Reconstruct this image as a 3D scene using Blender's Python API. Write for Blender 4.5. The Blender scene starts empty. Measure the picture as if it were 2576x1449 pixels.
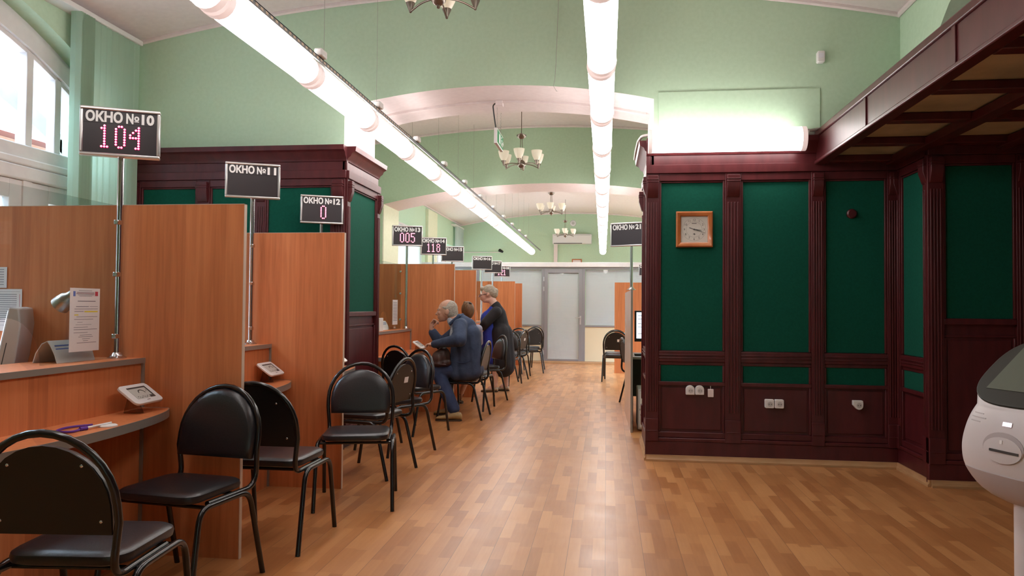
import bpy, bmesh, math, random
from mathutils import Matrix, Vector
random.seed(7)
PI = math.pi
scene = bpy.context.scene
# ---------------------------------------------------------------- camera, world, exposure
F_PX, YAW, PITCH, ROLL, CAM_H = 1869.496, 0.1263076, 0.02508527, 0.00835245, 1.30
def camera():
    cy, sy = math.cos(YAW), math.sin(YAW)
    f = Vector((-sy*math.cos(PITCH), cy*math.cos(PITCH), math.sin(PITCH)))
    r0 = Vector((cy, sy, 0)); u0 = r0.cross(f)
    c, s = math.cos(ROLL), math.sin(ROLL)
    r = c*r0+s*u0; u = -s*r0+c*u0
    cd = bpy.data.cameras.new('camera'); cd.sensor_width = 36.0; cd.sensor_fit = 'HORIZONTAL'
    cd.lens = F_PX/2576*36.0; cd.clip_start = 0.05; cd.clip_end = 200
    o = bpy.data.objects.new('camera', cd); scene.collection.objects.link(o)
    m = Matrix((r, u, -f)).transposed().to_4x4(); m.translation = Vector((0, 0, CAM_H))
    o.matrix_world = m; scene.camera = o
camera()
wd = bpy.data.worlds.new('sky'); scene.world = wd; wd.use_nodes = True
bg = wd.node_tree.nodes['Background']
bg.inputs[0].default_value = (0.60, 0.78, 1.0, 1)
_n = wd.node_tree.nodes; _tc = _n.new('ShaderNodeTexCoord'); _sp = _n.new('ShaderNodeSeparateXYZ'); _mr = _n.new('ShaderNodeMapRange')
wd.node_tree.links.new(_tc.outputs['Generated'], _sp.inputs[0]); wd.node_tree.links.new(_sp.outputs[2], _mr.inputs[0])
_mr.inputs[1].default_value = 0.30; _mr.inputs[2].default_value = 0.85; _mr.inputs[3].default_value = 1.5; _mr.inputs[4].default_value = 42.0   # overcast: brighter overhead
wd.node_tree.links.new(_mr.outputs[0], bg.inputs[1])
LIGHT_E = 7.5          # tube diffusers
vs = scene.view_settings
vs.view_transform = 'Standard'; vs.look = 'None'; vs.gamma = 1.0; vs.use_curve_mapping = False
vs.exposure = 0.75
cyc = scene.cycles
cyc.max_bounces = 7; cyc.diffuse_bounces = 4; cyc.glossy_bounces = 3; cyc.transmission_bounces = 5
cyc.transparent_max_bounces = 10; cyc.caustics_reflective = False; cyc.caustics_refractive = False
cyc.use_denoising = True; cyc.sample_clamp_indirect = 6.0; cyc.use_light_tree = True

# ---------------------------------------------------------------- materials
MATS = {}
def mat(name, c1, c2=None, scale=6.0, stretch=(1, 1, 1), rough=0.5, metal=0.0, bump=0.0, spec=0.5, emit=None, estr=0.0,
        coat=0.0, detail=4.0, trans=0.0, ramp=(0.35, 0.65), sheen=0.0):
    m = bpy.data.materials.new(name); m.use_nodes = True; nt = m.node_tree; b = nt.nodes['Principled BSDF']
    b.inputs['Base Color'].default_value = (*c1, 1); b.inputs['Roughness'].default_value = rough
    b.inputs['Metallic'].default_value = metal; b.inputs['Specular IOR Level'].default_value = spec
    b.inputs['Coat Weight'].default_value = coat; b.inputs['Transmission Weight'].default_value = trans
    b.inputs['Sheen Weight'].default_value = sheen
    if emit: b.inputs['Emission Color'].default_value = (*emit, 1); b.inputs['Emission Strength'].default_value = estr
    if c2 is not None or bump:
        tc = nt.nodes.new('ShaderNodeNewGeometry'); mp = nt.nodes.new('ShaderNodeMapping')
        mp.inputs['Scale'].default_value = stretch
        nz = nt.nodes.new('ShaderNodeTexNoise'); nz.inputs['Scale'].default_value = scale; nz.inputs['Detail'].default_value = detail
        nt.links.new(tc.outputs['Position'], mp.inputs[0]); nt.links.new(mp.outputs[0], nz.inputs['Vector'])
        if c2 is not None:
            rp = nt.nodes.new('ShaderNodeValToRGB'); rp.color_ramp.elements[0].position, rp.color_ramp.elements[1].position = ramp
            rp.color_ramp.elements[0].color = (*c1, 1); rp.color_ramp.elements[1].color = (*c2, 1)
            nt.links.new(nz.outputs['Fac'], rp.inputs[0]); nt.links.new(rp.outputs[0], b.inputs['Base Color'])
        if bump:
            bp = nt.nodes.new('ShaderNodeBump'); bp.inputs['Strength'].default_value = bump; bp.inputs['Distance'].default_value = 0.01
            nt.links.new(nz.outputs['Fac'], bp.inputs['Height']); nt.links.new(bp.outputs[0], b.inputs['Normal'])
    MATS[name] = m; return m

def wood_laminate(name, lo, mid, hi, rough=0.38):
    """vertical boards about 10 cm wide with fine upright grain"""
    m = bpy.data.materials.new(name); m.use_nodes = True; nt = m.node_tree; N = nt.nodes; L = nt.links; b = N['Principled BSDF']
    g = N.new('ShaderNodeNewGeometry'); sp = N.new('ShaderNodeSeparateXYZ'); L.new(g.outputs['Position'], sp.inputs[0])
    add = N.new('ShaderNodeMath'); add.operation = 'ADD'; L.new(sp.outputs[0], add.inputs[0]); L.new(sp.outputs[1], add.inputs[1])
    mul = N.new('ShaderNodeMath'); mul.operation = 'MULTIPLY'; mul.inputs[1].default_value = 9.0; L.new(add.outputs[0], mul.inputs[0])
    fl = N.new('ShaderNodeMath'); fl.operation = 'FLOOR'; L.new(mul.outputs[0], fl.inputs[0])
    wn = N.new('ShaderNodeTexWhiteNoise'); wn.noise_dimensions = '1D'; L.new(fl.outputs[0], wn.inputs['W'])
    mp = N.new('ShaderNodeMapping'); mp.inputs['Scale'].default_value = (26, 26, 1.3); L.new(g.outputs['Position'], mp.inputs[0])
    nz = N.new('ShaderNodeTexNoise'); nz.inputs['Scale'].default_value = 1.6; nz.inputs['Detail'].default_value = 5
    nz.inputs['Distortion'].default_value = 0.6; L.new(mp.outputs[0], nz.inputs['Vector'])
    mix = N.new('ShaderNodeMath'); mix.operation = 'MULTIPLY_ADD'; mix.inputs[1].default_value = 0.30; L.new(wn.outputs['Value'], mix.inputs[0])
    sc = N.new('ShaderNodeMath'); sc.operation = 'MULTIPLY'; sc.inputs[1].default_value = 0.75; L.new(nz.outputs['Fac'], sc.inputs[0]); L.new(sc.outputs[0], mix.inputs[2])
    rp = N.new('ShaderNodeValToRGB'); e = rp.color_ramp.elements; e[0].position = 0.25; e[0].color = (*lo, 1); e[1].position = 0.8; e[1].color = (*hi, 1)
    k = e.new(0.52); k.color = (*mid, 1)
    L.new(mix.outputs[0], rp.inputs[0]); L.new(rp.outputs[0], b.inputs['Base Color']); b.inputs['Roughness'].default_value = rough
    MATS[name] = m; return m

def floor_material():
    """three-strip beech laminate: narrow strips along Y with staggered ends, each its own tone"""
    m = bpy.data.materials.new('strip_laminate'); m.use_nodes = True; nt = m.node_tree; N = nt.nodes; L = nt.links; b = N['Principled BSDF']
    def mth(op, a=None, bb=None, va=None, vb=None):
        n = N.new('ShaderNodeMath'); n.operation = op
        if a is not None: L.new(a, n.inputs[0])
        if bb is not None: L.new(bb, n.inputs[1])
        if va is not None: n.inputs[0].default_value = va
        if vb is not None: n.inputs[1].default_value = vb
        return n.outputs[0]
    g = N.new('ShaderNodeNewGeometry'); sp = N.new('ShaderNodeSeparateXYZ'); L.new(g.outputs['Position'], sp.inputs[0])
    cx = mth('MULTIPLY', sp.outputs[0], vb=1/0.066); col = mth('FLOOR', cx)
    w1 = N.new('ShaderNodeTexWhiteNoise'); w1.noise_dimensions = '1D'; L.new(col, w1.inputs['W'])
    ry = mth('MULTIPLY_ADD', sp.outputs[1], vb=1/0.36); n = ry.node; L.new(w1.outputs['Value'], n.inputs[2])
    off = mth('MULTIPLY', w1.outputs['Value'], vb=7.3); L.new(off, n.inputs[2])
    row = mth('FLOOR', ry)
    cmb = N.new('ShaderNodeCombineXYZ'); L.new(col, cmb.inputs[0]); L.new(row, cmb.inputs[1])
    w2 = N.new('ShaderNodeTexWhiteNoise'); w2.noise_dimensions = '2D'; L.new(cmb.outputs[0], w2.inputs['Vector'])
    mp = N.new('ShaderNodeMapping'); mp.inputs['Scale'].default_value = (40, 3.0, 1); L.new(g.outputs['Position'], mp.inputs[0])
    nz = N.new('ShaderNodeTexNoise'); nz.inputs['Scale'].default_value = 1.5; nz.inputs['Detail'].default_value = 4; L.new(mp.outputs[0], nz.inputs['Vector'])
    t = mth('MULTIPLY', w2.outputs['Value'], vb=0.62); t2 = mth('MULTIPLY_ADD', nz.outputs['Fac'], vb=0.36); L.new(t, t2.node.inputs[2])
    rp = N.new('ShaderNodeValToRGB'); e = rp.color_ramp.elements; e[0].position = 0.12; e[0].color = (0.35, 0.132, 0.042, 1)
    e[1].position = 0.85; e[1].color = (0.58, 0.270, 0.100, 1); k = e.new(0.45); k.color = (0.46, 0.192, 0.066, 1)
    L.new(t2, rp.inputs[0])
    # dark seams between the boards (every third strip)
    bx = mth('MULTIPLY', sp.outputs[0], vb=1/0.198); fr = mth('FRACT', bx); seam = mth('LESS_THAN', fr, vb=0.012)
    mx = N.new('ShaderNodeMix'); mx.data_type = 'RGBA'; L.new(seam, mx.inputs[0]); L.new(rp.outputs[0], mx.inputs[6]); mx.inputs[7].default_value = (0.17, 0.075, 0.035, 1)
    L.new(mx.outputs[2], b.inputs['Base Color'])
    n2 = N.new('ShaderNodeTexNoise'); n2.inputs['Scale'].default_value = 5; n2.inputs['Detail'].default_value = 6
    L.new(g.outputs['Position'], n2.inputs['Vector'])
    rr = mth('MULTIPLY_ADD', n2.outputs['Fac'], vb=0.16); rr.node.inputs[2].default_value = 0.24; L.new(rr, b.inputs['Roughness'])
    b.inputs['Specular IOR Level'].default_value = 0.8
    MATS['floor'] = m; return m

def glass_material(name, tint=(0.95, 0.96, 0.95), refl=0.10):
    m = bpy.data.materials.new(name); m.use_nodes = True; nt = m.node_tree; N = nt.nodes; L = nt.links
    N.remove(N['Principled BSDF']); out = N['Material Output']
    t = N.new('ShaderNodeBsdfTransparent'); t.inputs[0].default_value = (*tint, 1)
    gl = N.new('ShaderNodeBsdfGlossy'); gl.inputs['Roughness'].default_value = 0.02
    lw = N.new('ShaderNodeLayerWeight'); lw.inputs[0].default_value = 0.5
    pw = N.new('ShaderNodeMath'); pw.operation = 'POWER'; pw.inputs[1].default_value = 4.0; L.new(lw.outputs['Facing'], pw.inputs[0])
    mu = N.new('ShaderNodeMath'); mu.operation = 'MULTIPLY_ADD'; mu.inputs[1].default_value = refl*3.0; mu.inputs[2].default_value = 0.025; L.new(pw.outputs[0], mu.inputs[0])
    mx = N.new('ShaderNodeMixShader'); L.new(mu.outputs[0], mx.inputs[0]); L.new(t.outputs[0], mx.inputs[1]); L.new(gl.outputs[0], mx.inputs[2])
    L.new(mx.outputs[0], out.inputs[0]); MATS[name] = m; return m

def translucent(name, col, rough=0.8, amt=0.45):
    m = bpy.data.materials.new(name); m.use_nodes = True; nt = m.node_tree; N = nt.nodes; L = nt.links
    N.remove(N['Principled BSDF']); out = N['Material Output']
    d = N.new('ShaderNodeBsdfDiffuse'); d.inputs[0].default_value = (*col, 1); t = N.new('ShaderNodeBsdfTranslucent'); t.inputs[0].default_value = (*col, 1)
    mx = N.new('ShaderNodeMixShader'); mx.inputs[0].default_value = amt; L.new(d.outputs[0], mx.inputs[1]); L.new(t.outputs[0], mx.inputs[2])
    L.new(mx.outputs[0], out.inputs[0]); MATS[name] = m; return m

mat('mint', (0.46, 0.63, 0.45), (0.49, 0.66, 0.48), scale=30, rough=0.75, bump=0.06)
mat('plaster', (0.72, 0.63, 0.62), (0.76, 0.67, 0.66), scale=20, rough=0.85, bump=0.05)
mat('cream_wall', (0.66, 0.70, 0.50), (0.70, 0.73, 0.54), scale=18, rough=0.8)
wood_laminate('laminate', (0.44, 0.134, 0.048), (0.58, 0.190, 0.070), (0.68, 0.245, 0.098))
floor_material()
mat('mahogany', (0.062, 0.0080, 0.0100), (0.086, 0.0125, 0.0150), scale=7, stretch=(2, 2, 0.4), rough=0.40, bump=0.05, spec=0.38)
mat('felt', (0.002, 0.068, 0.042), (0.003, 0.080, 0.050), scale=60, rough=0.92, spec=0.2)
mat('light_wood', (0.40, 0.22, 0.10), (0.47, 0.27, 0.13), scale=8, stretch=(1, 1, 6), rough=0.45)
mat('edge_grey', (0.30, 0.27, 0.24), rough=0.38, metal=0.35)
mat('edge_light', (0.62, 0.48, 0.38), rough=0.4)
mat('chrome', (0.62, 0.62, 0.64), rough=0.14, metal=1.0)
mat('brushed', (0.52, 0.50, 0.47), (0.60, 0.58, 0.55), scale=40, stretch=(1, 1, 8), rough=0.3, metal=1.0)
mat('sign_frame', (0.58, 0.56, 0.55), rough=0.28, metal=0.85)
mat('sign_black', (0.022, 0.014, 0.018), rough=0.35)
mat('lettering_white', (0.85, 0.85, 0.85), rough=0.5)
mat('led', (0.9, 0.1, 0.3), emit=(1.0, 0.0, 0.12), estr=0.75)  # crimson dome round each dot: lens glow given as emission
mat('led_core', (0.9, 0.6, 0.7), emit=(1.0, 0.42, 0.62), estr=3.0)
mat('leatherette', (0.012, 0.011, 0.013), (0.017, 0.015, 0.017), scale=120, rough=0.33, bump=0.08, spec=0.55)
mat('plastic_black', (0.006, 0.0055, 0.0055), rough=0.42)
mat('chair_paint', (0.010, 0.008, 0.008), rough=0.22, spec=0.6)
mat('tube_diffuser', (0.9, 0.9, 0.9), emit=(1.0, 0.955, 0.93), estr=LIGHT_E)
mat('cap_white', (0.72, 0.64, 0.62), rough=0.5)
mat('cap_glowing', (0.72, 0.62, 0.60), rough=0.5, emit=(1.0, 0.80, 0.76), estr=0.30)
mat('white_plastic', (0.72, 0.71, 0.70), rough=0.35)
mat('grey_plastic', (0.50, 0.48, 0.47), rough=0.4)
mat('white_paint', (0.68, 0.66, 0.66), (0.73, 0.71, 0.70), scale=9, rough=0.5)
mat('paper', (0.72, 0.70, 0.70), rough=0.85)
mat('ink', (0.20, 0.19, 0.22), rough=0.8)
mat('ink_red', (0.50, 0.05, 0.08), rough=0.8)
mat('ink_yellow', (0.75, 0.60, 0.06), rough=0.8)
mat('ink_blue', (0.10, 0.16, 0.45), rough=0.8)
mat('screen_eink', (0.50, 0.50, 0.46), rough=0.35)
mat('dark_grey', (0.05, 0.05, 0.05), rough=0.4)
mat('alu', (0.30, 0.30, 0.32), rough=0.42, metal=0.3)
mat('alu_light', (0.55, 0.55, 0.56), rough=0.35, metal=0.5)
mat('slat_white', (0.72, 0.73, 0.78), rough=0.55)
mat('cream_panel', (0.74, 0.66, 0.46), rough=0.6)
mat('canopy_cloth', (0.46, 0.46, 0.40), (0.30, 0.31, 0.27), scale=2.2, rough=0.85, ramp=(0.40, 0.62))
mat('steel_perforated', (0.24, 0.24, 0.25), rough=0.5, metal=0.6)
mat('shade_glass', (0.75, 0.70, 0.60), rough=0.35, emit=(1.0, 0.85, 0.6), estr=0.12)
mat('shade_lit', (0.75, 0.70, 0.60), rough=0.35, emit=(1.0, 0.80, 0.36), estr=1.5)
mat('bronze', (0.22, 0.18, 0.15), rough=0.3, metal=0.9)
mat('exit_green', (0.01, 0.16, 0.06), rough=0.4, emit=(0.0, 0.5, 0.15), estr=0.10)
mat('cable_black', (0.012, 0.012, 0.012), rough=0.5)
mat('wire', (0.35, 0.32, 0.30), rough=0.5)
mat('clock_wood', (0.36, 0.105, 0.025), (0.46, 0.15, 0.04), scale=9, stretch=(1, 1, 1), rough=0.3, coat=0.3)
mat('clock_face', (0.56, 0.54, 0.48), rough=0.6)
mat('skin', (0.50, 0.27, 0.19), (0.56, 0.32, 0.24), scale=25, rough=0.55)
mat('skin_pale', (0.60, 0.36, 0.29), (0.66, 0.42, 0.35), scale=25, rough=0.55)
mat('hair_grey', (0.26, 0.22, 0.185), (0.40, 0.36, 0.31), scale=70, stretch=(0.5, 1, 1), rough=0.7, bump=0.3)
mat('hair_brown', (0.10, 0.045, 0.020), (0.17, 0.085, 0.035), scale=45, stretch=(1, 1, 0.3), rough=0.55, bump=0.4)
mat('hair_ash', (0.26, 0.22, 0.17), (0.42, 0.37, 0.30), scale=45, stretch=(0.3, 1, 1), rough=0.6, bump=0.4)
mat('denim_jacket', (0.024, 0.040, 0.085), (0.040, 0.060, 0.115), scale=13, rough=0.85, bump=0.9)
mat('denim', (0.020, 0.034, 0.088), (0.032, 0.050, 0.118), scale=12, rough=0.85, bump=0.8)
mat('shirt_check', (0.50, 0.53, 0.62), (0.30, 0.34, 0.46), scale=45, rough=0.8)
mat('blouse', (0.36, 0.36, 0.46), (0.28, 0.28, 0.38), scale=14, rough=0.8)
mat('black_cloth', (0.008, 0.007, 0.011), (0.012, 0.010, 0.015), scale=9, rough=0.8, bump=0.5)
mat('blue_cloth', (0.010, 0.025, 0.30), (0.014, 0.033, 0.36), scale=14, rough=0.75)
mat('purple_cloth', (0.03, 0.02, 0.06), rough=0.8)
mat('tan_leather', (0.30, 0.19, 0.075), (0.36, 0.235, 0.10), scale=30, rough=0.5)
mat('beige_leather', (0.38, 0.28, 0.20), rough=0.55)
mat('sole', (0.06, 0.035, 0.02), rough=0.7)
mat('bag_leather', (0.045, 0.020, 0.018), (0.085, 0.042, 0.036), scale=9, stretch=(2.2, 2.2, 0.5), rough=0.38, bump=1.0)
mat('purple_cord', (0.10, 0.02, 0.28), rough=0.6)
mat('kiosk_white', (0.62, 0.60, 0.62), rough=0.35)
mat('kiosk_grey', (0.42, 0.39, 0.41), rough=0.45)
mat('kiosk_screen', (0.024, 0.027, 0.022), rough=0.3, spec=0.2)
mat('kiosk_display', (0.095, 0.115, 0.085), rough=0.3, spec=0.25)
mat('screen_lit', (0.6, 0.7, 0.8), emit=(0.72, 0.84, 1.0), estr=1.1)
mat('brick', (0.50, 0.24, 0.17), (0.58, 0.30, 0.22), scale=9, rough=0.9)
mat('roof_tile', (0.28, 0.12, 0.10), rough=0.9)
mat('panel_pink', (0.50, 0.30, 0.22), (0.56, 0.34, 0.25), scale=5, stretch=(1, 3, 0.4), rough=0.22)
glass_material('clear_glass'); glass_material('acrylic', (0.72, 0.70, 0.68), 0.16); glass_material('counter_glass', (0.86, 0.89, 0.88), 0.10)
translucent('blind_cloth', (0.44, 0.60, 0.47), amt=0.40)
translucent('blind_white', (0.66, 0.74, 0.72), amt=0.45)
# ---------------------------------------------------------------- mesh builder and scene-graph helpers
COL = scene.collection
TM = {}
class MB:
    def __init__(s): s.bm = bmesh.new(); s.mi = 0
    def _f(s, vs):
        try: f = s.bm.faces.new(vs); f.material_index = s.mi; return f
        except ValueError: return None
    def hexa(s, p):
        v = [s.bm.verts.new(q) for q in p]
        for a in ((0,1,2,3),(4,7,6,5),(0,4,5,1),(1,5,6,2),(2,6,7,3),(3,7,4,0)): s._f([v[i] for i in a])
        return s
    def box(s, x0, x1, y0, y1, z0, z1, m=None):
        p = [(x0,y0,z0),(x1,y0,z0),(x1,y1,z0),(x0,y1,z0),(x0,y0,z1),(x1,y0,z1),(x1,y1,z1),(x0,y1,z1)]
        p = [Vector(q) for q in p]
        if m is not None: p = [m @ q for q in p]
        return s.hexa(p)
    def prism(s, poly, fn, a0, a1):
        """poly 2-D outline, fn(u, v, a) -> point, extruded from a0 to a1"""
        A = [s.bm.verts.new(fn(u, v, a0)) for u, v in poly]; B = [s.bm.verts.new(fn(u, v, a1)) for u, v in poly]
        n = len(poly)
        s._f(A); s._f(B[::-1])
        for i in range(n): s._f([A[i], A[(i+1) % n], B[(i+1) % n], B[i]])
        return s
    def loft(s, rings, close=True, cap=True):
        R = [[s.bm.verts.new(p) for p in r] for r in rings]; n = len(R[0])
        for a, b in zip(R, R[1:]):
            for i in range(n if close else n-1): s._f([a[i], a[(i+1) % n], b[(i+1) % n], b[i]])
        if cap: s._f(R[0]); s._f(R[-1][::-1])
        return s
    def tube(s, pts, r, n=10, cap=True, r1=None):
        pts = [Vector(p) for p in pts]; rings = []; ref = None
        N = len(pts)
        for i, p in enumerate(pts):
            d = (pts[min(i+1, N-1)]-pts[max(i-1, 0)]).normalized()
            if ref is None:
                ref = Vector((0, 0, 1)) if abs(d.z) < 0.9 else Vector((1, 0, 0))
            a = (ref-d*ref.dot(d)).normalized(); b = d.cross(a); ref = a
            rr = r if r1 is None else r+(r1-r)*i/(N-1)
            rings.append([p+a*math.cos(t*2*PI/n)*rr+b*math.sin(t*2*PI/n)*rr for t in range(n)])
        return s.loft(rings, True, cap)
    def lathe(s, prof, c=(0, 0, 0), n=20, m=None):
        c = Vector(c); rings = []
        for r, z in prof:
            ring = [Vector((r*math.cos(t*2*PI/n), r*math.sin(t*2*PI/n), z)) for t in range(n)]
            rings.append([(m @ q if m is not None else q)+c for q in ring])
        return s.loft(rings)
    def ball(s, c, r, n=12, m=None):
        r = r if hasattr(r, '__len__') else (r, r, r); c = Vector(c); k = n//2+1
        top = Vector((0, 0, r[2])); rings = []
        def T(q): return (m @ q if m is not None else q)+c
        t = s.bm.verts.new(T(top)); b = s.bm.verts.new(T(-top))
        for i in range(1, k):
            ph = PI*i/k
            rings.append([s.bm.verts.new(T(Vector((r[0]*math.sin(ph)*math.cos(j*2*PI/n), r[1]*math.sin(ph)*math.sin(j*2*PI/n), r[2]*math.cos(ph))))) for j in range(n)])
        for i in range(n):
            s._f([t, rings[0][i], rings[0][(i+1) % n]]); s._f([b, rings[-1][(i+1) % n], rings[-1][i]])
        for a, d in zip(rings, rings[1:]):
            for i in range(n): s._f([a[i], d[i], d[(i+1) % n], a[(i+1) % n]])
        return s
    def capsule(s, p0, r0, p1, r1, n=16):
        p0, p1 = Vector(p0), Vector(p1); d = (p1-p0); L = d.length; d.normalize()
        q = d.to_track_quat('Z', 'Y').to_matrix(); rings = []
        prof = [(r0*math.sin(a*PI/12), -r0*math.cos(a*PI/12)) for a in range(1, 7)]
        prof += [(r1*math.cos(a*PI/12), L+r1*math.sin(a*PI/12)) for a in range(0, 6)]
        for r, z in prof: rings.append([p0+q @ Vector((r*math.cos(t*2*PI/n), r*math.sin(t*2*PI/n), z)) for t in range(n)])
        return s.loft(rings)
    def text(s, body, size, fn, bold=0.0, depth=0.002, align='CENTER', fit=None):
        """lettering as solid mesh; fn(x, y, d) places a point"""
        cu = bpy.data.curves.new('t', 'FONT'); cu.body = body; cu.size = size; cu.align_x = align; cu.offset = bold; cu.extrude = depth/2
        cu.resolution_u = 3
        o = bpy.data.objects.new('t', cu); COL.objects.link(o)
        bpy.context.view_layer.update()
        dg = bpy.context.evaluated_depsgraph_get(); me = o.evaluated_get(dg).to_mesh()
        X = [v.co.x for v in me.vertices]; lo, hi = min(X), max(X)
        fx = (lambda x: fit[0]+(x-lo)/(hi-lo)*(fit[1]-fit[0])) if fit else (lambda x: x)
        vs = [s.bm.verts.new(fn(fx(v.co.x), v.co.y, v.co.z)) for v in me.vertices]
        for p in me.polygons: s._f([vs[i] for i in p.vertices])
        o.evaluated_get(dg).to_mesh_clear(); bpy.data.objects.remove(o); bpy.data.curves.remove(cu)
        return s
    def build(s, name, m, parent=None, world=True, smooth=True, bevel=0.0, origin=None, angle=38):
        bm = s.bm
        bmesh.ops.recalc_face_normals(bm, faces=bm.faces)
        if smooth:
            lim = math.radians(angle)
            for f in bm.faces: f.smooth = True
            for e in bm.edges:
                if len(e.link_faces) != 2 or e.calc_face_angle(0) > lim: e.smooth = False
        if parent is not None:
            if world: bm.transform(TM[parent.name].inverted())
        off = Vector((0, 0, 0))
        if parent is None or parent.type == 'MESH' or origin == 'auto':
            pass
        if parent is None:
            xs = [v.co for v in bm.verts]
            lo = Vector((min(v.x for v in xs), min(v.y for v in xs), min(v.z for v in xs))); hi = Vector((max(v.x for v in xs), max(v.y for v in xs), max(v.z for v in xs)))
            off = Vector(((lo.x+hi.x)/2, (lo.y+hi.y)/2, lo.z)) if origin is None else Vector(origin)
            bm.transform(Matrix.Translation(-off))
        me = bpy.data.meshes.new(name); bm.to_mesh(me); bm.free()
        for k in (m if isinstance(m, (list, tuple)) else [m]): me.materials.append(MATS[k])
        o = bpy.data.objects.new(name, me); COL.objects.link(o); o.location = off
        if parent is not None: o.parent = parent
        TM[o.name] = (TM[parent.name].copy() if parent is not None else Matrix.Translation(off))
        if bevel:
            bv = o.modifiers.new('bevel', 'BEVEL'); bv.width = bevel; bv.segments = 2; bv.limit_method = 'ANGLE'; bv.angle_limit = math.radians(40)
        return o
def tag(o, label, cat, group=None):
    o['label'] = label; o['category'] = cat
    if group: o['group'] = group
    return o
def thing(name, label, cat, loc=(0, 0, 0), rz=0.0, group=None):
    o = bpy.data.objects.new(name, None); COL.objects.link(o); o.location = loc; o.rotation_euler = (0, 0, rz); o.empty_display_size = 0.1
    TM[o.name] = Matrix.Translation(loc) @ Matrix.Rotation(rz, 4, 'Z')
    return tag(o, label, cat, group)
def structure(name, loc=(0, 0, 0)):
    o = bpy.data.objects.new(name, None); COL.objects.link(o); o.location = loc; o['kind'] = 'structure'; o.empty_display_size = 0.1
    TM[o.name] = Matrix.Translation(loc); return o
def st(o): o['kind'] = 'structure'; return o
def dup(root, loc, rz, label, group=None):
    r = root.copy(); COL.objects.link(r); r.location = loc; r.rotation_euler = (0, 0, rz); r['label'] = label
    if group: r['group'] = group
    TM[r.name] = Matrix.Translation(loc) @ Matrix.Rotation(rz, 4, 'Z')
    for ch in list(root.children):
        c = ch.copy(); COL.objects.link(c); c.parent = r; TM[c.name] = TM[r.name]
        for g in list(ch.children):
            d = g.copy(); COL.objects.link(d); d.parent = c
    return r
def fillet(pts, r, n=6):
    pts = [Vector(p) for p in pts]; out = [pts[0]]
    for a, b, c in zip(pts, pts[1:], pts[2:]):
        d1 = (a-b); d2 = (c-b); t = min(r, d1.length*0.49, d2.length*0.49)
        p0 = b+d1.normalized()*t; p1 = b+d2.normalized()*t
        for i in range(n+1):
            k = i/n; out.append((1-k)**2*p0+2*k*(1-k)*b+k*k*p1)
    out.append(pts[-1]); return out
def rrect(w, h, r, n=5):
    out = []
    for cx, cy, a0 in ((w/2-r, h/2-r, 0), (-w/2+r, h/2-r, 90), (-w/2+r, -h/2+r, 180), (w/2-r, -h/2+r, 270)):
        for i in range(n+1):
            a = math.radians(a0+90*i/n); out.append((cx+r*math.cos(a), cy+r*math.sin(a)))
    return out
def blob(name, m, items, parent=None, voxel=0.012, smooth=3):
    """one continuous surface grown from overlapping capsules and ellipsoids"""
    b = MB()
    for it in items:
        if it[0] == 'c': b.capsule(*it[1:5])
        else:
            rot = Matrix.Rotation(it[3], 3, it[4]) if len(it) > 3 else None
            b.ball(it[1], it[2], 20, rot)
    bmesh.ops.recalc_face_normals(b.bm, faces=b.bm.faces)
    me = bpy.data.meshes.new('tmp'); b.bm.to_mesh(me); b.bm.free()
    o = bpy.data.objects.new('tmp', me); COL.objects.link(o)
    rm = o.modifiers.new('r', 'REMESH'); rm.mode = 'VOXEL'; rm.voxel_size = voxel
    sm = o.modifiers.new('s', 'SMOOTH'); sm.iterations = smooth; sm.factor = 0.5
    bpy.context.view_layer.update()
    dg = bpy.context.evaluated_depsgraph_get(); me2 = bpy.data.meshes.new_from_object(o.evaluated_get(dg))
    bpy.data.objects.remove(o); bpy.data.meshes.remove(me)
    bb = MB(); bb.bm.from_mesh(me2); bpy.data.meshes.remove(me2)
    return bb.build(name, m, parent, angle=180)
# ---------------------------------------------------------------- the room
XL, XR = -4.44, 2.42          # side walls
YA, YB = 6.50, 7.40           # near arched wall
YC, YD = 11.50, 12.35         # second arched wall
YE, Y0 = 22.30, -5.0          # far wall, wall behind the camera
XC = -1.02                    # middle of the vaults
SPR, CRN = 3.77, 4.13
def vault(x): return CRN-(CRN-SPR)*((x-XC)/3.44)**2
XS = [XL+(XR-XL)*i/28 for i in range(29)]
b = MB(); b.box(-5.2, 4.2, Y0, YE+0.2, -0.06, 0.0); st(b.build('floor', 'floor', smooth=False))
b = MB()
for ya, yb in ((Y0, YA), (YB, YC), (YD, YE)):
    b.loft([[(x, ya, vault(x)) for x in XS]+[(x, ya, vault(x)+0.15) for x in XS[::-1]], [(x, yb, vault(x)) for x in XS]+[(x, yb, vault(x)+0.15) for x in XS[::-1]]])
st(b.build('ceiling', 'plaster'))
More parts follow.
